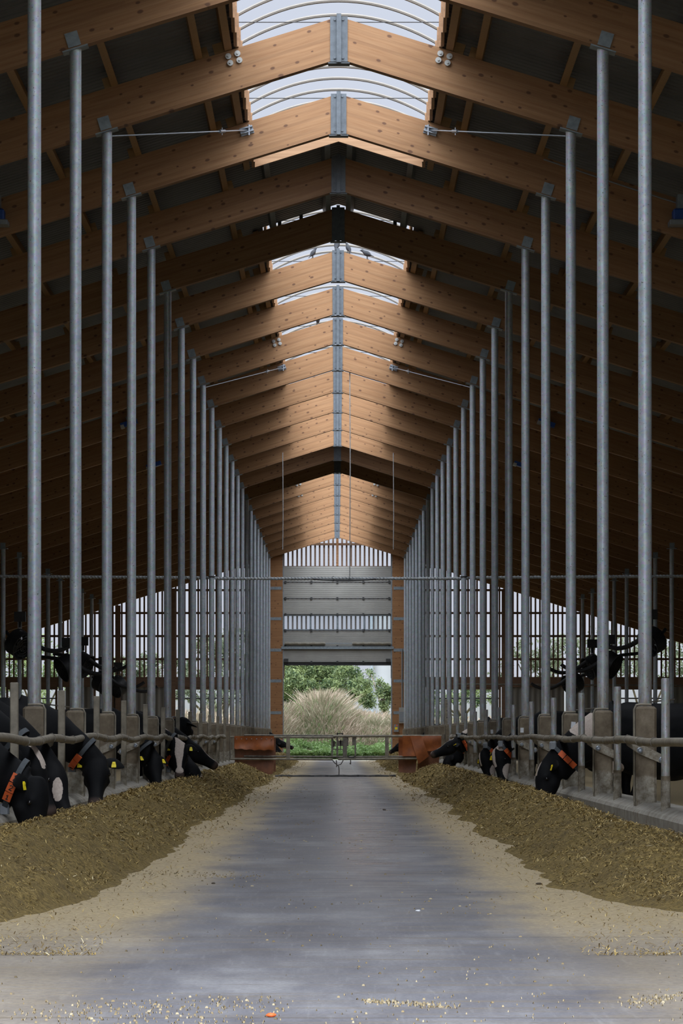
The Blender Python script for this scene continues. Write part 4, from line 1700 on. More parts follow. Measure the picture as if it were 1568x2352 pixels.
for px, py, r, mt, lab in CR:
    y = EYE * FPX / (py - VY)
    m = MB(); c = W(px, py, y); c.z = r * 0.45
    m.ball(c, r, 9, 6, (1.3, 1.0, 0.5))
    for i, vv in enumerate(m.v):
        m.v[i] = vv + (vv - c) * 0.35 * noise.noise(vv * 90)
    tag(m.build('crumb', mt, origin=(c.x, c.y, 0), smooth=True), lab, 'crumb', 'single crumbs on the floor')
for i, (px, py, r) in enumerate([(572, 1806, 0.05), (583, 1795, 0.045), (592, 1802, 0.05), (560, 1801, 0.04), (930, 1796, 0.06), (552, 1808, 0.04)]):
    y = EYE * FPX / (py - VY)
    m = MB(); c = W(px, py, y); c.z = r * 0.5
    m.ball(c, r, 9, 6, (1.2, 1.0, 0.6))
    for k, vv in enumerate(m.v):
        m.v[k] = vv + (vv - c) * 0.5 * noise.noise(vv * 30)
    tag(m.build('dung_clod', 'silage', origin=(c.x, c.y, 0), smooth=True), ('dark clod of silage in front of the left orange curtain' if px < 800 else 'dark clod of silage in front of the right orange curtain'), 'clod', 'clods before the left curtain' if px < 800 else 'clod before the right curtain')

# ================================================================== COWS
def ring(c, tan, up, rw, rh, n=20, flat=0.0):
    """ellipse around c; flat squares it a bit"""
    tan = tan.normalized()
    u = (up - tan * up.dot(tan)).normalized()
    s = tan.cross(u)
    out = []
    for j in range(n):
        t = 2 * math.pi * j / n
        a, b = math.cos(t), math.sin(t)
        k = 1.0 + flat * (abs(a * b) * 2) ** 1.5 * 0.25
        out.append(c + s * (rw * a * k) + u * (rh * b * k))
    return out


def remeshed(mb, voxel, smooth_it=6):
    me = bpy.data.meshes.new('tmp')
    me.from_pydata([tuple(v) for v in mb.v], [], mb.f)
    o = bpy.data.objects.new('tmp', me)
    COL.objects.link(o)
    r = o.modifiers.new('r', 'REMESH')
    r.mode = 'VOXEL'
    r.voxel_size = voxel
    sm = o.modifiers.new('s', 'SMOOTH')
    sm.factor = 0.5
    sm.iterations = smooth_it
    dg = bpy.context.evaluated_depsgraph_get()
    ev = o.evaluated_get(dg)
    out = bpy.data.meshes.new_from_object(ev)
    bpy.data.objects.remove(o)
    bpy.data.meshes.remove(me)
    return out


def text_mesh(mb, ch, origin, ex, ey, size):
    """strokes of one digit drawn as thin bars"""
    G = {'2': [[(0, .8), (.25, 1), (.55, .95), (.6, .7), (.1, .1), (0, 0), (.65, 0)]],
         '1': [[(.1, .75), (.35, 1), (.35, 0)], [(.1, 0), (.6, 0)]]}
    ez = ex.cross(ey)
    for st in G[ch]:
        mb.tube([origin + ex * ((p[0] - 0.3) * size) + ey * ((p[1] - 0.5) * size) + ez * 0.001 for p in st], 0.0045, 5)


def cow(label, chest, heading, poll, muzzle, face=None, white=(), blaze=None, collar=True, plate=None, tags=(1, 1), voxel=0.024, ears=True,
        digits=None, hscale=1.13, body=True, back=1.40, collar_i=7, mid_up=None, strap='collar'):
    """chest: ground point under the shoulders (x, y); heading: degrees, direction the body faces"""
    hd = math.radians(heading)
    f = V((math.cos(hd), math.sin(hd), 0))
    lat = V((-f.y, f.x, 0))
    up = V((0, 0, 1))
    C = V((chest[0], chest[1], 0))
    k = back / 1.40
    poll, muzzle = V(poll), V(muzzle)
    ax = muzzle - poll
    L = 0.53 * hscale
    h = ax.normalized()
    g = V(face) if face is not None else V((h.x, h.y, 0))
    if g.length < 0.05:
        g = f.copy()
    g = g.normalized()
    # head dorsal direction (forehead side): rotated from up towards the facing direction
    pit = math.asin(max(-1, min(1, h.z)))
    dorsal = up * math.cos(pit) - V((h.x, h.y, 0)).normalized() * math.sin(pit) if V((h.x, h.y, 0)).length > 0.15 else g.copy()
    if abs(h.z) > 0.8:
        dorsal = g
    dorsal = (dorsal - h * dorsal.dot(h)).normalized()
    sd = h.cross(dorsal).normalized()
    mb = MB()
    if body:
        st = [(0.27, 0.98, 0.10, 0.08), (0.22, 0.98, 0.24, 0.17), (0.08, 0.99, 0.36, 0.24), (-0.10, 1.0, 0.40, 0.28), (-0.40, 0.96, 0.43, 0.345), (-0.75, 0.945, 0.445, 0.375),
              (-1.05, 1.0, 0.39, 0.35), (-1.32, 1.07, 0.32, 0.29), (-1.52, 1.12, 0.25, 0.24), (-1.64, 1.13, 0.17, 0.17), (-1.68, 1.13, 0.08, 0.08)]
        mb.loft([ring(C + f * a + up * (b * k), f, up, d, c * k, 22, 0.5) for a, b, c, d in st])
        # spine, hooks and pins
        mb.loft([ring(C + f * a + up * (b * k), f, up, 0.05, 0.05, 10) for a, b in ((0.05, 1.33), (-0.12, 1.37), (-0.6, 1.345), (-1.1, 1.355), (-1.4, 1.37), (-1.6, 1.30))])
        for s in (-1, 1):
            mb.ball(C + f * -1.22 + lat * (s * 0.22) + up * (1.28 * k), 0.085, 10, 7)
            mb.ball(C + f * -1.60 + lat * (s * 0.10) + up * (1.25 * k), 0.065, 10, 7)
            legf = [(-0.02, 0.17, 0.92, 0.125), (0.0, 0.175, 0.70, 0.10), (0.01, 0.17, 0.46, 0.062), (0.0, 0.17, 0.40, 0.058), (0.0, 0.17, 0.20, 0.042), (0.0, 0.17, 0.12, 0.05), (0.03, 0.17, 0.06, 0.048), (0.045, 0.17, 0.0, 0.06)]
            legh = [(-1.30, 0.17, 1.0, 0.20), (-1.27, 0.20, 0.80, 0.165), (-1.34, 0.19, 0.64, 0.105), (-1.46, 0.18, 0.50, 0.068), (-1.45, 0.18, 0.42, 0.056), (-1.40, 0.18, 0.20, 0.043), (-1.38, 0.18, 0.12, 0.05), (-1.35, 0.18, 0.06, 0.05), (-1.33, 0.18, 0.0, 0.062)]
            for lg in (legf, legh):
                P = [C + f * a + lat * (s * b) + up * c for a, b, c, r in lg]
                mb.loft([ring(P[i], V((0, 0, -1)), f, lg[i][3] * 0.85, lg[i][3], 14) for i in range(len(P))])
        mb.ball(C + f * -1.12 + up * 0.56, 0.20, 14, 10, (1.1, 0.95, 0.85))
        tl = [(-1.62, 1.30), (-1.72, 1.24), (-1.75, 1.05), (-1.74, 0.8), (-1.73, 0.62), (-1.73, 0.45)]
        mb.tube([C + f * a + up * (b * k) for a, b in tl], [0.045, 0.036, 0.028, 0.026, 0.045, 0.02], 10)
    # neck
    S0 = C + f * 0.0 + up * (1.09 * k)
    S1 = poll - dorsal * 0.125 + h * 0.05
    mid = S0.lerp(S1, 0.5) + f * 0.10 + up * (mid_up if mid_up is not None else 0.17 if S1.z < 0.72 else 0.08 if S1.z < 1.1 else -0.06)
    NR = 9
    nst = []
    for i in range(NR + 1):
        t = i / NR
        p = S0 * (1 - t) ** 2 + mid * (2 * t * (1 - t)) + S1 * (t * t)
        tg = ((mid - S0) * (1 - t) + (S1 - mid) * t).normalized()
        rh = (0.36 * (1 - t) + 0.190 * t) - 0.045 * math.sin(t * math.pi)
        rw = (0.20 * (1 - t) + 0.120 * t) - 0.02 * math.sin(t * math.pi)
        ref = up if t < 0.55 else (up * (1 - t) + dorsal * t)
        if abs(tg.dot(ref.normalized())) > 0.97:
            ref = dorsal
        nst.append((p, tg, ref, rw, rh))
    mb.loft([ring(*a) for a in nst])
    # head
    hp = [(-0.04, -0.02, 0.055, 0.05), (0.0, -0.04, 0.088, 0.088), (0.10, -0.06, 0.105, 0.118), (0.22, -0.068, 0.115, 0.130), (0.34, -0.072, 0.112, 0.128), (0.46, -0.075, 0.094, 0.112), (0.60, -0.072, 0.074, 0.092),
          (0.74, -0.064, 0.064, 0.078), (0.86, -0.058, 0.068, 0.074), (0.94, -0.056, 0.073, 0.072), (0.99, -0.056, 0.066, 0.06), (1.03, -0.056, 0.04, 0.035)]
    mb.loft([ring(poll + h * (t * L) + dorsal * d * hscale, h, dorsal, a * hscale, b * hscale, 20, 0.4) for t, d, a, b in hp])
    for s in (-1, 1):       # brow and cheek
        mb.ball(poll + h * (0.30 * L) + sd * (s * 0.088 * hscale) + dorsal * (-0.025), 0.042 * hscale, 10, 7)
        mb.ball(poll + h * (0.36 * L) + sd * (s * 0.06 * hscale) - dorsal * 0.13, 0.065 * hscale, 10, 7)
        mb.ball(poll + h * (0.95 * L) + sd * (s * 0.042) - dorsal * 0.04, 0.034, 10, 7)
    me = remeshed(mb, voxel)
    co = np.empty(len(me.vertices) * 3)
    me.vertices.foreach_get('co', co)
    co = co.reshape(-1, 3)
    coat = np.zeros(len(co))
    nz = np.array([noise.noise(V(p) * 5.0) + 0.5 * noise.noise(V(p) * 13.0) for p in co])
    for (c, r) in white:
        r = np.array(r) if isinstance(r, (tuple, list)) else np.array([r, r, r])
        dd = np.sqrt((((co - np.array(c)) / r) ** 2).sum(1)) + nz * 0.16
        coat = np.maximum(coat, np.clip((1.15 - dd) / 0.25, 0, 1))
    q = co - np.array(poll)
    t = q @ np.array(h) / L
    la = q @ np.array(sd)
    do = q @ np.array(dorsal)
    if blaze:
        t0, t1, w0, w1, off = blaze
        u = np.clip((t - t0) / (t1 - t0), 0, 1)
        w = (w0 * (1 - u) + w1 * u) * (1 + 0.35 * nz)
        inb = (t > t0 + 0.03 * nz) & (t < t1) & (do > -0.07) & (np.abs(la - off) < w + 0.02)
        m_ = np.clip((w + 0.012 - np.abs(la - off)) / 0.024, 0, 1) * inb
        coat = np.maximum(coat, m_)
    nose = np.clip((t - 0.86) / 0.08, 0, 1) * (np.abs(la) < 0.12) * (np.abs(do) < 0.2) * (t < 1.2) * 0.7
    a = me.attributes.new('coat', 'FLOAT', 'POINT')
    a.data.foreach_set('value', coat.astype(np.float32))
    a = me.attributes.new('nose', 'FLOAT', 'POINT')
    a.data.foreach_set('value', nose.astype(np.float32))
    root = V((C.x, C.y, 0))
    e = empty('cow', root, label, 'cow', 'dairy cows')
    me.transform(Matrix.Translation(-root))
    me.materials.clear()
    me.materials.append(M['cow_hide'])
    me.polygons.foreach_set('use_smooth', [True] * len(me.polygons))
    me.name = 'body'
    o = bpy.data.objects.new('body', me)
    COL.objects.link(o)
    o.parent = e
    # eyes
    for s in (-1, 1):
        m = MB()
        m.ball(poll + h * (0.335 * L) + sd * (s * 0.112 * hscale) - dorsal * 0.035, 0.021, 10, 7)
        m.build('eye', 'eye_black', e, smooth=True)
    # ears
    if ears:
        for s in (-1, 1):
            b0 = poll + h * (0.06 * L) + sd * (s * 0.075) - dorsal * 0.05
            ed = (sd * s * 0.95 - h * 0.12 + V((0, 0, -0.25)) + dorsal * -0.15).normalized()
            er = []
            for (tt, w, th) in ((0, 0.030, 0.024), (0.25, 0.055, 0.022), (0.5, 0.062, 0.018), (0.75, 0.048, 0.012), (0.93, 0.022, 0.008), (1.0, 0.006, 0.004)):
                p = b0 + ed * (0.19 * tt * hscale) - h * 0.02 * math.sin(tt * 3)
                er.append(ring(p, ed, h, th, w * hscale, 12))
            m = MB()
            m.loft(er)
            ear = m.build('ear', 'ear_hide', e, smooth=True)
            if tags[0 if s < 0 else 1]:
                m = MB()
                c = b0 + ed * 0.105 + dorsal * 0.024
                pl = [(-0.014, 0.018), (0.014, 0.018), (0.024, -0.03), (0.024, -0.052), (-0.024, -0.052), (-0.024, -0.03)]
                dn = V((0, 0, -1))
                dn = (dn - dorsal * dn.dot(dorsal))
                dn = dn.normalized() if dn.length > 0.2 else h
                sx = dn.cross(dorsal)
                m.loft([[c + sx * a_ - dn * b_ for a_, b_ in pl], [c + sx * a_ - dn * b_ + dorsal * 0.006 for a_, b_ in pl]])
                m.cyl(c - dorsal * 0.004, c + dorsal * 0.012, 0.013, n=12)
                m.build('ear_tag', 'yellow_tag', ear, origin=root)
    if collar:
        i = collar_i
        p, tg, ref, rw, rh = nst[i]
        off = tg * 0.022
        bands = [ring(p - off, tg, ref, rw * 1.12 + 0.012, rh * 1.10 + 0.012, 28), ring(p - off, tg, ref, rw * 1.12 + 0.020, rh * 1.10 + 0.020, 28),
                 ring(p + off, tg, ref, rw * 1.12 + 0.018, rh * 1.10 + 0.018, 28), ring(p + off, tg, ref, rw * 1.12 + 0.010, rh * 1.10 + 0.010, 28)]
        m = MB()
        m.loft(bands + [bands[0]], cap=False)
        cl = m.build('collar', strap, e, smooth=True)
        if plate is not None:
            u = (ref - tg * ref.dot(tg)).normalized()
            s_ = tg.cross(u)
            for kk in range(3):
                a_ = math.radians(plate + (kk - 1) * 21)
                a1, a2 = a_ - math.radians(9.4), a_ + math.radians(9.4)
                R1, R2 = rw * 1.12 + 0.024, rh * 1.10 + 0.024
                pa = p + s_ * (R1 * math.cos(a1)) + u * (R2 * math.sin(a1))
                pb = p + s_ * (R1 * math.cos(a2)) + u * (R2 * math.sin(a2))
                nrm = (s_ * math.cos(a_) / R1 + u * math.sin(a_) / R2).normalized()
                wv = tg * 0.034
                q4 = [pa - wv, pb - wv, pb + wv, pa + wv]
                m = MB()
                m.hexa(q4 + [v_ + nrm * 0.014 for v_ in q4])
                if digits:
                    m.cur = 1
                    ey_ = (pa - pb).normalized()
                    if ey_.z < 0:
                        ey_ = -ey_
                    ex_ = ey_.cross(nrm)
                    text_mesh(m, digits[kk], pa.lerp(pb, 0.5) + nrm * 0.015, ex_, ey_, 0.042)
                m.build('number_plate', ['orange_tag', 'black_plastic'], cl, origin=root)
            a_ = math.radians(plate - 68)
            pc = p + s_ * ((rw * 1.12 + 0.02) * math.cos(a_)) + u * ((rh * 1.1 + 0.02) * math.sin(a_))
            m = MB()
            m.box(-0.04, 0.04, -0.03, 0.03, -0.045, 0.045, at=pc, bev=0.012)
            m.build('transponder', 'grey_plastic', cl, origin=root)
    return e


simple('ear_hide', (0.006, 0.006, 0.0065), 0.7, 0, 0.3, 30)
M['ear_hide'].node_tree.nodes['Principled BSDF'].inputs['Specular IOR Level'].default_value = 0.12


def wp(px, py, u):
    return W(px, py, u * 5.0)


def at_u(px, u):
    p = W(px, 1690, u * 5.0)
    return (p.x, p.y)


# ---- left side
p1 = wp(86, 1790, 5.55); q1 = wp(98, 1945, 5.55) + V((0.02, -0.10, 0))
cow('nearest left cow, black, nose buried in silage, numbered orange plates on her collar', (-3.28, 27.85), -8, p1, q1, face=(1, -0.35, 0), plate=6, collar_i=8, digits='122', mid_up=-0.13, tags=(1, 1), voxel=0.018, collar=True)
p = wp(70, 1722, 5.92); q = wp(124, 1874, 5.92)
cow('black cow with a white forehead star beside the nearest left post', (-3.28, 29.75), -6, p, q + V((0.03, -0.12, 0)), face=(1, -0.35, 0), blaze=(-0.1, 0.34, 0.06, 0.030, 0.015), white=[(tuple(wp(90, 1745, 5.92)), 0.07), (tuple(wp(84, 1722, 5.92)), 0.05)], plate=None, tags=(0, 0), voxel=0.018)
p = wp(122, 1752, 6.2); q = wp(142, 1836, 6.2)
cow('black cow with a white cheek streak, muzzle showing behind the star-faced cow', (-3.3, 31.0), 0, p, q + V((0.05, -0.18, 0)), face=(1, -0.6, 0), white=[(tuple(wp(133, 1812, 6.17) + V((0, -0.05, 0))), (0.045, 0.12, 0.11))], tags=(1, 1), voxel=0.02, collar=False)
p = wp(222, 1738, 7.05); q = wp(224, 1826, 7.05)
cow('all black cow reaching over the kerb between the first two left posts', (-3.28, 35.35), -4, p, q + V((0.0, -0.30, 0)), face=(1, -0.35, 0), plate=0, tags=(1, 1), voxel=0.02)
p = wp(352, 1732, 9.8); q = wp(362, 1806, 9.8)
cow('black cow eating face down beside the fourth left post, yellow ear tags on top', (-3.3, 49.2), 4, p, q + V((0.05, -0.32, 0)), face=(0.55, -1, 0), plate=-25, tags=(1, 1), voxel=0.024)
p = wp(413, 1708, 10.85); q = wp(414, 1771, 10.85)
cow('black cow with a broad white face looking towards the camera, left row', (-3.28, 54.5), -10, p, q + V((0, -0.28, 0)), face=(0.05, -1, 0), blaze=(-0.12, 0.9, 0.088, 0.022, 0.004), white=[(tuple(q + V((0.0, -0.27, 0.01))), 0.06), (tuple(wp(385, 1672, 10.9)), (0.10, 0.22, 0.16))], tags=(1, 1), voxel=0.022, collar=True)
p = wp(436, 1708, 11.75); q = wp(486, 1744, 11.75)
cow('black cow in profile with a white nose stripe, looking out over the alley, left row', (-3.28, 58.8), 5, p, q, blaze=(0.35, 0.98, 0.03, 0.035, 0.0), tags=(1, 1), voxel=0.024, collar=False)
p = wp(434, 1752, 11.0); q = wp(464, 1802, 11.0)
cow('black and white cow with a white muzzle side, eating beside the white-faced cow', (-3.28, 55.9), 8, p, q + V((0.05, -0.18, 0)), face=(1, -0.6, 0), white=[(tuple(wp(470, 1790, 11.0) + V((0, -0.1, 0))), (0.07, 0.2, 0.13)), (tuple(wp(440, 1795, 11.0)), (0.1, 0.2, 0.05))], plate=-10, tags=(1, 0), voxel=0.024)
p = wp(418, 1653, 12.05)
cow('black cow with raised head turned away from the camera, between left fence posts', (-3.5, 60.7), 12, p, p + V((0.10, 0.5, -0.16)), tags=(0, 0), voxel=0.026, strap='grey_plastic', plate=None)
p = wp(640, 1722, 26.6); q = wp(655, 1743, 26.6)
cow('black and white cow head low at the far silage heap, beyond the left curtain', (-3.3, 133.0), 0, p, q, blaze=(0.1, 1.0, 0.03, 0.05, 0.0), white=[(tuple(wp(643, 1735, 26.6)), 0.1)], collar=False, tags=(0, 0), voxel=0.03)
p = wp(642, 1703, 27.4); q = wp(664, 1711, 27.4)
cow('black cow with a white topped head held high, beyond the left curtain', (-3.3, 137.0), 0, p, q, blaze=(-0.1, 0.9, 0.03, 0.03, 0.0), white=[(tuple(wp(652, 1722, 27.4)), (0.12, 0.2, 0.1)), (tuple(wp(612, 1682, 27.2)), (0.5, 0.3, 0.2))], collar=False, tags=(0, 0), voxel=0.03)
for (u, px, lab, wc) in ((21.9, 556, 'pale backed cow standing behind the left curtain, largest of the far ones', True), (24.8, 598, 'cow with a pale rump far along the left row', True)):
    x, y = -3.9, u * 5
    cow(lab, (x + 0.6, y), 12, (x + 1.15, y - 0.1, 0.85), (x + 1.55, y - 0.15, 0.48), white=[((x - 0.1, y, 1.3), (1.0, 0.6, 0.26)), ((x + 0.55, y - 0.1, 1.15), (0.4, 0.5, 0.35))], collar=False, tags=(0, 0), voxel=0.032)

# ---- right side
p = wp(1250, 1757, 8.05); q = wp(1234, 1838, 8.05)
cow('big black cow with pale shoulder patch, neck stretched to the silage, nearest on the right', (3.25, 40.15), 143, p, q + V((-0.02, -0.14, 0)), face=(-1, -0.25, 0), blaze=(-0.05, 0.26, 0.03, 0.02, 0.0), white=[(tuple(wp(1340, 1664, 8.0)), (0.22, 0.35, 0.16)), (tuple(wp(1412, 1762, 8.0)), (0.10, 0.4, 0.07))], plate=180, tags=(1, 1), voxel=0.019)
p = wp(1046, 1702, 14.75); q = wp(985, 1731, 14.75)
cow('black cow in profile with a white blaze, head level beside the right curtain', (3.3, 73.9), 180, p, q, blaze=(0.0, 0.75, 0.035, 0.03, 0.0), white=[(tuple(wp(987, 1728, 14.75)), 0.06), (tuple(wp(1068, 1684, 14.8)), (0.12, 0.3, 0.14))], plate=200, tags=(1, 1), voxel=0.024)
p = wp(1031, 1735, 15.1); q = wp(1010, 1780, 15.1)
cow('black cow with her head down below the white-blazed cow, orange plate on collar', (3.3, 75.6), 176, p, q, plate=200, tags=(0, 0), voxel=0.026, mid_up=0.26, white=[(tuple(wp(1045, 1765, 15.0)), (0.15, 0.2, 0.08))])
p = wp(1108, 1730, 11.75); q = wp(1116, 1792, 11.75)
cow('black cow with a white jaw, left one of two eating side by side, right row', (3.3, 58.85), 182, p, q + V((0, -0.22, 0)), face=(-0.9, -0.7, 0), white=[(tuple(wp(1132, 1775, 11.75)), (0.10, 0.25, 0.16))], blaze=(0.0, 0.4, 0.02, 0.02, 0.02), plate=170, collar_i=8, tags=(1, 1), voxel=0.024)
p = wp(1141, 1722, 10.85); q = wp(1146, 1794, 10.85)
cow('black and white cow with a white forehead eating beside the seventh right post', (3.3, 54.3), 184, p, q + V((0, -0.22, 0)), face=(-0.8, -0.8, 0), white=[(tuple(wp(1166, 1772, 10.85)), (0.13, 0.3, 0.14)), (tuple(wp(1150, 1716, 10.85)), (0.08, 0.12, 0.09))], blaze=(-0.1, 0.5, 0.045, 0.03, 0.03), plate=170, collar_i=8, tags=(1, 1), voxel=0.023)
p = wp(922, 1706, 26.4); q = wp(898, 1722, 26.4)
cow('black cow head beside the far right silage heap, beyond the right curtain', (3.3, 132.1), 180, p, q, collar=False, tags=(0, 0), voxel=0.03, white=[(tuple(wp(933, 1682, 26.6)), (0.25, 0.3, 0.2))])
x, y = 3.8, 22.2 * 5
cow('black cow standing behind the right curtain, only her back and a white ear edge show', (x - 0.6, y), 170, (x - 1.1, y - 0.1, 0.9), (x - 1.5, y - 0.15, 0.5), collar=False, tags=(0, 0), voxel=0.032, white=[((x - 0.75, y - 0.2, 1.25), (0.1, 0.3, 0.16))])

# ================================================================== OUTSIDE BEYOND THE DOOR
NX, NY = 60, 50
gx = np.linspace(-32, 32, NX)
gy = np.linspace(YEND + 0.3, 240, NY)


def ground_z(x, y):
    d = y - YEND
    t = max(0, min(1, (d - 1.0) / 9.0))
    z = 0.16 * max(0, min(1, d / 1.2)) + 1.0 * t * t * (3 - 2 * t)
    z -= 0.9 * max(0, min(1, (d - 14) / 20))
    return z + 0.12 * noise.noise(V((x * 0.3, y * 0.3, 1))) * min(1, d / 3)


vs = np.array([[x, y, ground_z(x, y)] for y in gy for x in gx])
idx = np.arange(NX * NY).reshape(NY, NX)
q = np.stack([idx[:-1, :-1], idx[:-1, 1:], idx[1:, 1:], idx[1:, :-1]], -1).reshape(-1, 4)
o = np_mesh('ground_outside', vs, q, 'ground_earth')
struct(o)


def cards(c, d, side, ln, wd):
    """leaf shaped quads (6 vertices, two quads)"""
    N = len(c)
    nrm = np.cross(d, side)
    vs = np.stack([c - d * ln[:, None], c - d * ln[:, None] * 0.2 + side * wd[:, None], c + d * ln[:, None], c - d * ln[:, None] * 0.2 - side * wd[:, None]], 1)
    return vs.reshape(-1, 3), np.arange(N * 4).reshape(N, 4)


def unit(n):
    v_ = RNG.normal(size=(n, 3))
    return v_ / np.linalg.norm(v_, axis=1)[:, None]


def tree(name, label, base, trunk_h, blobs, mat, per, leaf, cat='tree', group=None, seed=0):
    e = empty(name, base, label, cat, group)
    vs, ts = [], []
    for (cx, cy, cz, r) in blobs:
        n = int(per * r * r * (1.5 if per < 1000 else 1.0))
        ncl = max(8, n // 60)
        dirs = unit(ncl)
        rad = r * (0.55 + 0.45 * RNG.random(ncl) ** 0.5)
        cc = np.array([cx, cy, cz]) + dirs * rad[:, None] * np.array([1, 1, 0.85])
        pick = RNG.integers(0, ncl, n)
        c = cc[pick] + RNG.normal(size=(n, 3)) * 0.15 * max(0.6, min(1.3, r))
        d = unit(n) * 0.8 + np.array([0, 0, -0.5])
        d /= np.linalg.norm(d, axis=1)[:, None]
        sd = np.cross(d, unit(n))
        sd /= np.linalg.norm(sd, axis=1)[:, None]
        ln = leaf * (0.6 + 0.7 * RNG.random(n))
        v_, q_ = cards(c, d, sd, ln, ln * 0.42)
        vs.append((v_, q_))
        tone = 0.45 + 0.16 * RNG.normal(size=n) + 0.36 * (RNG.random(ncl)[pick] - 0.5) * 2
        ts.append(np.clip(tone, 0, 1))
    off, V_, Q_ = 0, [], []
    for v_, q_ in vs:
        V_.append(v_); Q_.append(q_ + off); off += len(v_)
    V_ = np.concatenate(V_) - np.array(base)
    o = np_mesh('crown', V_, np.concatenate(Q_), mat, np.concatenate(ts), parent=e)
    m = MB()
    b = V(base)
    m.tube([b + V((0, 0, -0.2)), b + V((0.05, 0, trunk_h * 0.5)), b + V((-0.05, 0.05, trunk_h))], [0.16, 0.13, 0.08], 10)
    m.build('trunk', 'bark', e, smooth=True)
    for i, (cx, cy, cz, r) in enumerate(blobs[:6]):
        m = MB()
        m.tube([b + V((0, 0, trunk_h * 0.6)), V(((cx + b.x) / 2, (cy + b.y) / 2, (cz + b.z + trunk_h * 0.6) / 2 + 0.1)), V((cx, cy, cz))], [0.07, 0.05, 0.02], 8)
        m.build('branch', 'bark', e, smooth=True)
    return e


def bl(px, py, y, rpx):
    c = W(px, py, y)
    return (c.x, c.y, c.z, rpx * y / FPX)


def gb(px, y):
    x = W(px, 0, y).x
    return (x, y, ground_z(x, y))


TB = [bl(735, 1548, 166, 48), bl(690, 1545, 165, 42), bl(668, 1570, 163, 30), bl(795, 1560, 164, 36), bl(825, 1582, 162, 28), bl(760, 1590, 163, 30), bl(705, 1585, 163, 26), bl(845, 1606, 161, 20), bl(780, 1515, 167, 36), bl(700, 1505, 168, 50), bl(640, 1530, 167, 40), bl(610, 1560, 166, 38), bl(670, 1602, 169, 30), bl(715, 1612, 169, 30), bl(765, 1618, 169, 28), bl(640, 1596, 169, 26)]
tree('broadleaf_tree', 'big green broadleaf tree filling the upper left of the door opening', gb(735, 166), 1.6, TB, 'leaf_green', 7000, 0.072)
tree('young_tree', 'small leafy sapling at the right jamb of the door opening', gb(882, 156), 1.4, [bl(880, 1592, 156, 17), bl(893, 1605, 156, 14), bl(872, 1570, 156, 8), bl(886, 1622, 156, 12), bl(905, 1580, 156, 14), bl(851, 1548, 160, 7), bl(842, 1567, 160, 10)], 'leaf_green', 9000, 0.06)
FAR = [(-12.2, 176, 'tall loose tree seen through the left wing slats, beside the door', [bl(540, 1490, 172, 48), bl(505, 1500, 172, 45), bl(470, 1500, 172, 42), bl(580, 1470, 173, 50), bl(450, 1535, 172, 38), bl(520, 1550, 172, 46), bl(480, 1560, 171, 40), bl(560, 1560, 172, 40)], 'leaf_pale', 520, 505),
       (-17, 185, 'low pale hedge tree seen through the left wing slats', [bl(335, 1535, 190, 34), bl(370, 1530, 190, 30), bl(300, 1538, 190, 34), bl(410, 1540, 190, 30), bl(262, 1535, 190, 34)], 'leaf_pale', 700, 330),
       (-24, 178, 'bushy tree behind the fans at the far left of the end wall', [bl(90, 1530, 175, 60), bl(30, 1520, 175, 55), bl(-40, 1510, 175, 60), bl(150, 1545, 175, 45), bl(20, 1600, 170, 40), bl(100, 1610, 170, 36)], 'leaf_green', 500, 90),
       (10, 176, 'leafy tree seen through the right wing slats', [bl(1235, 1500, 172, 46), bl(1275, 1490, 172, 44), bl(1320, 1500, 172, 46), bl(1190, 1525, 172, 34), bl(1150, 1545, 172, 26), bl(1255, 1540, 172, 42), bl(1370, 1490, 172, 48)], 'leaf_pale', 520, 1255),
       (18, 178, 'bushy tree at the far right of the end wall', [bl(1430, 1510, 175, 55), bl(1500, 1520, 175, 50), bl(1560, 1500, 175, 60)], 'leaf_pale', 450, 1480),
       (4, 165, 'green bush below the right end wall opening', [bl(1030, 1598, 160, 22), bl(1070, 1596, 160, 26), bl(1110, 1600, 160, 28), bl(990, 1606, 160, 16), bl(1010, 1640, 158, 14)], 'leaf_green', 2200, 1060),
       (-7, 165, 'green bush below the left end wall opening', [bl(420, 1600, 162, 22), bl(450, 1592, 162, 20), bl(490, 1604, 162, 24), bl(545, 1600, 162, 26)], 'leaf_pale', 2200, 480)]
for x, y, lab, blobs, mat, per, px in FAR:
    tree('broadleaf_tree' if 'tree' in lab else 'bush', lab, gb(px, y), 1.8, blobs, mat, per, 0.10 if per < 1000 else 0.075, 'tree' if 'tree' in lab else 'bush', 'trees and bushes behind the end wall')


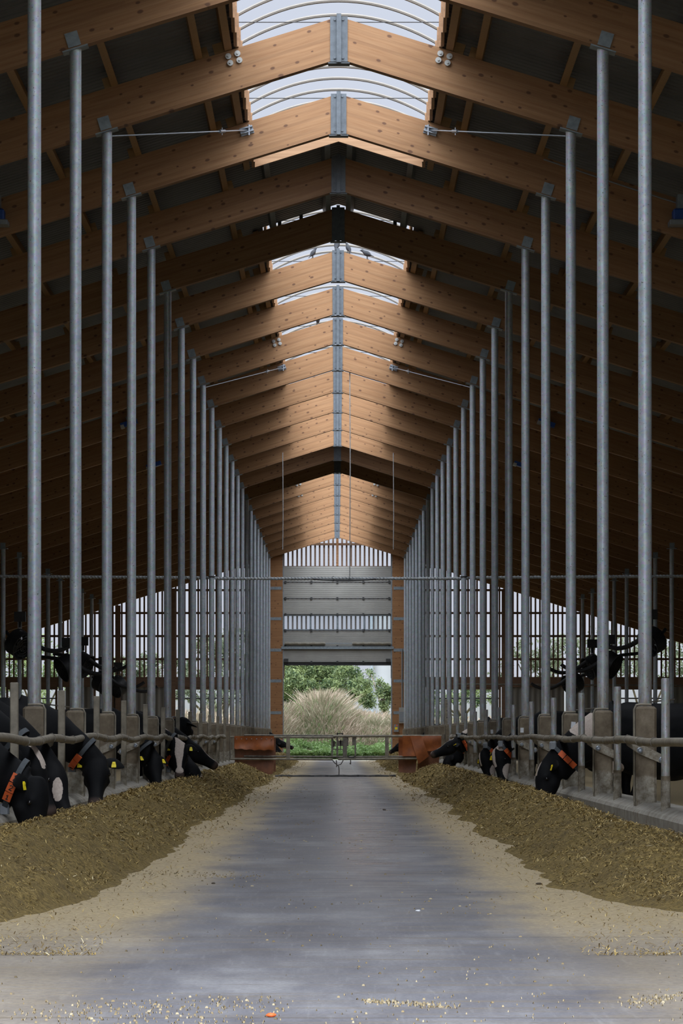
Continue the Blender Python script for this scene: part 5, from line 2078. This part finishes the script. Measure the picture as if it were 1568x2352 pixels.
def blades(N, xr, yr, hfun, mat, name, label, lean=0.35, wid=0.012, tonefun=None):
    x = xr[0] + (xr[1] - xr[0]) * RNG.random(N)
    y = yr[0] + (yr[1] - yr[0]) * RNG.random(N) ** 1.3
    hh = np.array([hfun(a, b) for a, b in zip(x, y)]) * (0.45 + 0.6 * RNG.random(N))
    ok = hh > 0.05
    x, y, hh = x[ok], y[ok], hh[ok]
    N = len(x)
    z0 = np.array([ground_z(a, b) for a, b in zip(x, y)])
    dx = RNG.normal(0.12, lean, N) * hh
    dy = RNG.normal(0, lean * 0.6, N) * hh
    ang = RNG.normal(0, 0.6, N)
    w = wid * (0.7 + 0.8 * RNG.random(N))
    sx = np.stack([np.cos(ang), np.sin(ang), np.zeros(N)], -1)
    b = np.stack([x, y, z0 - 0.02], -1)
    md = b + np.stack([dx * 0.3, dy * 0.3, hh * 0.6], -1)
    tp = b + np.stack([dx, dy, hh], -1)
    ww = w[:, None]
    head = 1.6 if mat == 'dry_grass' else 0.9
    vs = np.stack([b - sx * ww, b + sx * ww, md + sx * ww, md - sx * ww, tp - (tp - md) * 0.35 + sx * ww * head, tp - (tp - md) * 0.35 - sx * ww * head, tp + sx * ww * 0.3, tp - sx * ww * 0.3], 1)
    k = np.arange(N)[:, None] * 8
    q = np.concatenate([k + np.array([[0, 1, 2, 3]]), k + np.array([[3, 2, 4, 5]]), k + np.array([[5, 4, 6, 7]])], 1).reshape(-1, 4)
    n = np.array([noise.noise(V((a * 0.5, c * 0.35, 2))) for a, c in zip(x, y)])
    tone = np.clip(0.5 + 0.55 * n + RNG.normal(0, 0.2, N), 0, 1)
    o = np_mesh(name, vs.reshape(-1, 3), q, mat, np.repeat(tone, 3))
    tag(o, label, 'grass', kind='stuff')
    return o


def tall(x, y):
    d = y - YEND
    base = 1.25 * max(0, min(1, (d - 3.6) / 2.5))
    base *= 0.75 + 0.5 * noise.noise(V((x * 0.55, y * 0.4, 5)))
    base *= 1.0 - 0.16 * max(-0.5, min(1.5, x / 1.6))
    hump = math.exp(-((x + 0.75) / 0.85) ** 2) * 1.12 * max(0, min(1, (d - 5) / 3))
    return base + hump


blades(42000, (-4.0, 4.2), (YEND + 2.2, 158), tall, 'dry_grass', 'dry_grass', 'tall dry pinkish grass and weeds standing outside the open door', 0.3, 0.010)
blades(16000, (-4.0, 4.2), (YEND + 2.2, 156), lambda x, y: tall(x, y) * 0.9 if noise.noise(V((x * 0.8 + 3, y * 0.35, 12))) > 0.0 else 0, 'herb_green', 'green_stems', 'tufts of tall green weeds among the dry grass outside the open door', 0.28, 0.010)
blades(9000, (-16, -4.0), (YEND + 2.2, 156), tall, 'dry_grass', 'dry_grass', 'tall dry grass outside the left end wall opening', 0.3, 0.016)
blades(9000, (4.2, 17), (YEND + 2.2, 156), tall, 'dry_grass', 'dry_grass', 'tall dry grass outside the right end wall openings', 0.3, 0.016)


def herbs(N, xr, yr, name, label):
    x = xr[0] + (xr[1] - xr[0]) * RNG.random(N)
    y = yr[0] + (yr[1] - yr[0]) * RNG.random(N) ** 1.5
    z = np.array([ground_z(a, b) for a, b in zip(x, y)])
    n = np.array([noise.noise(V((a * 1.3, b * 0.8, 8))) for a, b in zip(x, y)])
    ok = n > -0.28
    x, y, z, n = x[ok], y[ok], z[ok], n[ok]
    N = len(x)
    c = np.stack([x, y, z + 0.02 + RNG.random(N) * (0.16 + 0.22 * (n + 0.3))], -1)
    d = unit(N)
    sd = np.cross(d, unit(N))
    sd /= np.linalg.norm(sd, axis=1)[:, None]
    ln = 0.045 + 0.05 * RNG.random(N)
    v_, q_ = cards(c, d, sd, ln, ln * 0.5)
    o = np_mesh(name, v_, q_, 'herb_green', np.clip(0.5 + n * 0.6 + RNG.normal(0, 0.2, N), 0, 1))
    tag(o, label, 'plants', kind='stuff')


herbs(30000, (-3.6, 3.6), (YEND + 0.5, YEND + 7.5), 'green_herbs', 'low green weeds at the sill of the far door')

# pale tower and a far wall behind the trees on the right
e = empty('storage_tower', W(873, 1690, 215), 'pale storage tower behind the sapling, right side of the door opening', 'tower')
a, b = W(852, 1690, 215), W(905, 1400, 215)
m = MB()
m.cyl(((a.x + b.x) / 2, 215.7, -1), ((a.x + b.x) / 2, 215.7, b.z), (b.x - a.x) / 2, n=40)
m.build('shell', 'white_render', e, smooth=True)
m = MB()
m.cyl((a.x + 0.02, 214.9, -1), (a.x + 0.02, 214.9, b.z), 0.10, n=8)
m.build('pipe', 'grey_steel', e, smooth=True)

# ================================================================== LIGHT, SKY, CAMERA
wd = bpy.data.worlds.new('overcast_sky')
scene.world = wd
wd.use_nodes = True
nt = wd.node_tree
nt.nodes.clear()
out = nt.nodes.new('ShaderNodeOutputWorld')
bg = nt.nodes.new('ShaderNodeBackground')
tc = nt.nodes.new('ShaderNodeTexCoord')
sx = nt.nodes.new('ShaderNodeSeparateXYZ')
nt.links.new(tc.outputs['Generated'], sx.inputs[0])
rp = nt.nodes.new('ShaderNodeValToRGB')
els = rp.color_ramp.elements
SKY = [(0.0, (0.10, 0.11, 0.10)), (0.02, (0.146, 0.155, 0.178)), (0.24, (0.147, 0.157, 0.184)), (0.45, (0.56, 0.60, 0.66)), (1.0, (0.94, 0.99, 1.06))]
while len(els) < len(SKY):
    els.new(0.5)
for e_, (p_, c_) in zip(els, SKY):
    e_.position = p_
    e_.color = (*c_, 1)
nt.links.new(sx.outputs[2], rp.inputs[0])
# the cloud is thinner and brighter towards the side behind the camera
mr = nt.nodes.new('ShaderNodeMapRange')
mr.interpolation_type = 'SMOOTHSTEP'
nt.links.new(sx.outputs[1], mr.inputs[0])
mr.inputs[1].default_value = 0.1
mr.inputs[2].default_value = -0.9
mr.inputs[3].default_value = 1.0
mr.inputs[4].default_value = 3.0
vm = nt.nodes.new('ShaderNodeVectorMath')
vm.operation = 'SCALE'
nt.links.new(rp.outputs[0], vm.inputs[0])
nt.links.new(mr.outputs[0], vm.inputs['Scale'])
nt.links.new(vm.outputs[0], bg.inputs[0])
bg.inputs[1].default_value = 4.0
nt.links.new(bg.outputs[0], out.inputs[0])

cam = bpy.data.cameras.new('camera')
co = bpy.data.objects.new('camera', cam)
COL.objects.link(co)
co.location = (CAMX, 0, EYE)
co.rotation_euler = (math.pi / 2, 0, 0)
cam.sensor_fit = 'AUTO'
cam.sensor_width = 36.0
cam.lens = FPX / 2352 * 36.0
cam.shift_x = (784 - CX) / 2352
cam.shift_y = (VY - 1176) / 2352
cam.clip_start = 0.5
cam.clip_end = 600
scene.camera = co

vs_ = scene.view_settings
vs_.view_transform = 'Standard'
vs_.look = 'None'
vs_.gamma = 1.0
vs_.exposure = 0.0
vs_.use_curve_mapping = False
cy = scene.cycles
cy.use_denoising = True
try:
    cy.denoiser = 'OPENIMAGEDENOISE'
    cy.denoising_input_passes = 'RGB_ALBEDO_NORMAL'
except Exception:
    pass
cy.max_bounces = 9
cy.diffuse_bounces = 6
cy.glossy_bounces = 3
cy.transmission_bounces = 4
cy.transparent_max_bounces = 12
cy.sample_clamp_indirect = 6.0
cy.caustics_reflective = False
cy.caustics_refractive = False
cy.use_adaptive_sampling = True
cy.adaptive_threshold = 0.02
